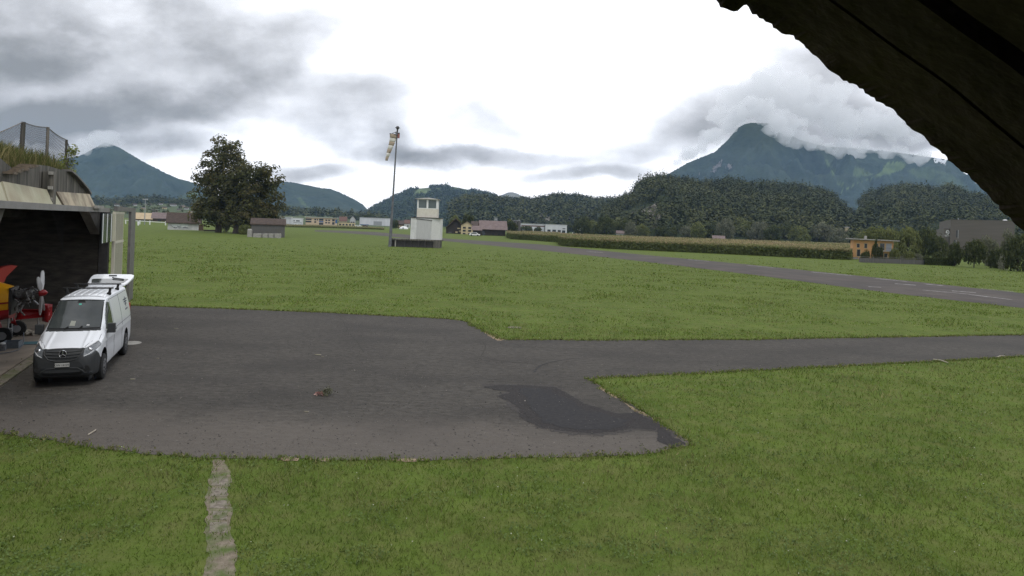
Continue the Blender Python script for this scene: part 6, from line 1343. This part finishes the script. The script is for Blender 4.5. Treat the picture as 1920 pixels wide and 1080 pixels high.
tree('field_bush', 'light green bush between the right big trunk and the white blocks', 'bush', 458, 441, 420, 12, UC['olive0'], UT[1], Y=170, low=.1)
t = empty('fallen_log', G(393, 433.5), 0, 'dark log lying in grass between the field shed and the big trees', 'log'); q = MB(); q.tube([(-1.8, 0, .2), (1.8, 0, .25)], .22, 8); q.build('bark', m_bark, t); q = MB(); q.tube([(1.80, 0, .25), (1.83, 0, .25)], .17, 8); q.build('cut_end', m_cloth, t)

# ================================================================ MAIZE
def maize(name, lab, front, Yb, h, n_front, n_top, seed):
    """front edge given as pixels on the ground, the field reaches back to depth Yb"""
    rg = np.random.default_rng(seed); F_ = np.array([G(x, y)[:2] for x, y in front]); B_ = np.array([at(x, 450, Yb)[:2] + 0 for x, y in front])
    m = len(F_); V = []
    for i in range(m):
        d = (B_[i] - F_[i]) / np.linalg.norm(B_[i] - F_[i]); f = F_[i] + d * .8
        f = F_[i] + d * 1.5; V += [(f[0], f[1], 0), (f[0], f[1], h - .7), (B_[i][0], B_[i][1], h - .35), (B_[i][0], B_[i][1], 0)]
    Fc = [(i * 4 + a, i * 4 + 4 + a, i * 4 + 5 + a, i * 4 + 1 + a) for i in range(m - 1) for a in range(3)] + [(0, 1, 2, 3), (m * 4 - 4, m * 4 - 3, m * 4 - 2, m * 4 - 1)]
    # leaves: front wall of stalks and the top of the field
    def pt(u, v):
        i = np.minimum((u * (m - 1)).astype(int), m - 2); f = u * (m - 1) - i; a = F_[i] * (1 - f)[:, None] + F_[i + 1] * f[:, None]; b = B_[i] * (1 - f)[:, None] + B_[i + 1] * f[:, None]
        L_ = np.linalg.norm(b - a, axis=1); vv = v(L_) if callable(v) else v; return a + (b - a) * vv[:, None]
    u = rg.uniform(0, 1, n_front); P = pt(u, lambda L: rg.uniform(0, 1, n_front) ** .8 * 2.0 / L); z = rg.uniform(.05, 1, n_front) * (h + .12 + .28 * np.array([noise.noise(Vector((p[0] * .35, p[1] * .35, 0))) + .6 * noise.noise(Vector((p[0] * 1.6, p[1] * 1.6, 4))) for p in P]))
    C = np.concatenate([P, z[:, None]], 1); S = rg.uniform(.25, .6, n_front); T = np.clip((z / h - .86) * 6, 0, 1) * rg.uniform(.2, .9, n_front)
    V1, Q1 = leafquads(C, np.stack([rg.normal(size=n_front) * .5, -np.ones(n_front) * .8, rg.uniform(.1, 1.3, n_front)], 1), S, rg, asp=.45)
    u = rg.uniform(0, 1, n_top); v = rg.uniform(0, 1, n_top) ** 1.5; P = pt(u, v); C = np.concatenate([P, (h - .25 + rg.uniform(-.15, .35, n_top))[:, None]], 1)
    nz = np.array([noise.noise(Vector((p[0] * .03, p[1] * .05, seed))) for p in P])
    V2, Q2 = leafquads(C, np.tile([0, -.9, .5], (n_top, 1)), rg.uniform(.3, .7, n_top), rg, asp=.6); T2_ = np.clip(rg.uniform(.25, 1, n_top) + nz * .9, 0, 1)
    me_v = np.concatenate([V1, V2]); o = npmesh(name, np.concatenate([me_v, np.array(V)]), np.concatenate([Q1, Q2 + len(V1), np.array(Fc) + len(me_v)]), m_maize, tint=np.concatenate([T, T2_, np.full(len(Fc), .25)]))
    tag(o, lab, kind='stuff')
maize('maize_field', 'tall green maize with tan tassels standing along the runway', [(1047, 459.5), (1060, 462), (1150, 467), (1250, 471.5), (1350, 476), (1450, 481), (1540, 485.5), (1597, 487.5)], 330, 2.25, 26000, 26000, 1)
maize('maize_field', 'farther strip of maize left of and behind the tall maize block', [(950, 445.5), (958, 448.5), (1000, 451), (1050, 455)], 420, 2.3, 9000, 7000, 2)
maize('crop_strip', 'dark green low crop strip in front of the apartment block', [(440, 425.0), (535, 426.0), (600, 427.2), (660, 428.8), (720, 431.0)], 480, 1.0, 9000, 2500, 3)
# ================================================================ AIR
HZB = MB(); HZB.box(-2650, 2650, -210, 2620, -1.5, 330); hz_m = bpy.data.materials.new('valley_air'); hz_m.use_nodes = True; t = hz_m.node_tree; t.nodes.clear()
o_ = t.nodes.new('ShaderNodeOutputMaterial'); pv = t.nodes.new('ShaderNodeVolumePrincipled'); pv.inputs['Color'].default_value = (.42, .63, .98, 1); pv.inputs['Density'].default_value = .000084; pv.inputs['Anisotropy'].default_value = 0; t.links.new(pv.outputs[0], o_.inputs['Volume'])
HZO = HZB.build('haze', hz_m); tag(HZO, kind='stuff')

# ---------------------------------------------------------------- low clouds clinging to the mountains, beyond the valley air
def cloud(name, lab, balls, dens, seed, disp=110, vox=15):
    q = MB(); rg = random.Random(seed)
    for (px, py, r, Y) in balls:
        c = at(px, py, Y); rr = r / FPX * Y; q.ball(tuple(c), rr, 14, 9, (1, 1.1, .8))
    m = bpy.data.materials.new(name + '_vapour'); m.use_nodes = True; t = m.node_tree; t.nodes.clear(); o_ = t.nodes.new('ShaderNodeOutputMaterial'); v = t.nodes.new('ShaderNodeVolumePrincipled')
    v.inputs['Color'].default_value = (.93, .945, .96, 1); v.inputs['Density'].default_value = dens; v.inputs['Anisotropy'].default_value = .2; t.links.new(v.outputs[0], o_.inputs['Volume'])
    o = q.build(name, m); a = o.modifiers.new('r', 'REMESH'); a.mode = 'VOXEL'; a.voxel_size = vox
    for i, (sz, st) in enumerate(((190, disp), (80, disp * .7), (34, disp * .42))):
        tx_ = bpy.data.textures.new(f'{name}{i}', 'CLOUDS'); tx_.noise_scale = sz; tx_.noise_depth = 3; d = o.modifiers.new('d%d' % i, 'DISPLACE'); d.texture = tx_; d.strength = st; d.texture_coords = 'GLOBAL'; d.mid_level = .5
    return tag(o, lab, kind='stuff')
rg = random.Random(2); B_ = []
for px, py, r in [(1268, 306, 9), (1290, 292, 13), (1312, 276, 17), (1335, 258, 20), (1358, 238, 20), (1378, 214, 22), (1402, 200, 22), (1432, 204, 22), (1458, 220, 20), (1484, 232, 20), (1448, 232, 12), (1474, 242, 14), (1500, 254, 16), (1526, 260, 18), (1552, 272, 17), (1578, 268, 20), (1606, 278, 17), (1630, 270, 20), (1656, 282, 17), (1682, 278, 18), (1706, 286, 15), (1730, 286, 15), (1754, 293, 12), (1776, 300, 9)]: B_.append((px, py, r, 3330 + rg.uniform(-130, 130)))
for px, py, r in [(1340, 215, 24), (1375, 185, 30), (1420, 165, 34), (1470, 185, 34), (1520, 205, 36), (1570, 222, 36), (1620, 232, 34), (1670, 242, 28), (1715, 256, 22), (1440, 145, 30), (1500, 158, 34), (1560, 180, 34)]: B_.append((px, py, r, 3600 + rg.uniform(-100, 100)))
F_ = [b for b in B_ if b[3] < 3480]; K_ = [b for b in B_ if b[3] >= 3480]
F_ = [(px, py + (7 if px > 1440 else 0), r, Y) for px, py, r, Y in F_] + [(1396, 218, 13, 3300), (1420, 217, 15, 3290), (1442, 222, 15, 3280), (1462, 232, 13, 3270), (1372, 236, 12, 3330)]
cloud('low_cloud', 'bank of low cloud clinging to the upper slopes of the right mountain', F_, .016, 1, 120)
cloud('low_cloud', 'higher cloud bank rising behind the top of the right mountain', K_, .009, 3, 130, 20)
B_ = [(px, py, r, 3050 + rg.uniform(-60, 60)) for px, py, r in [(0, 284, 18), (35, 282, 19), (70, 283, 18), (100, 284, 17), (128, 280, 16), (152, 274, 15), (172, 266, 13), (190, 260, 11), (208, 258, 9), (226, 263, 8), (204, 262, 12), (182, 264, 14)]]
cloud('low_cloud', 'bank of low cloud resting on the top of the left mountain', B_, .010, 2, 95)
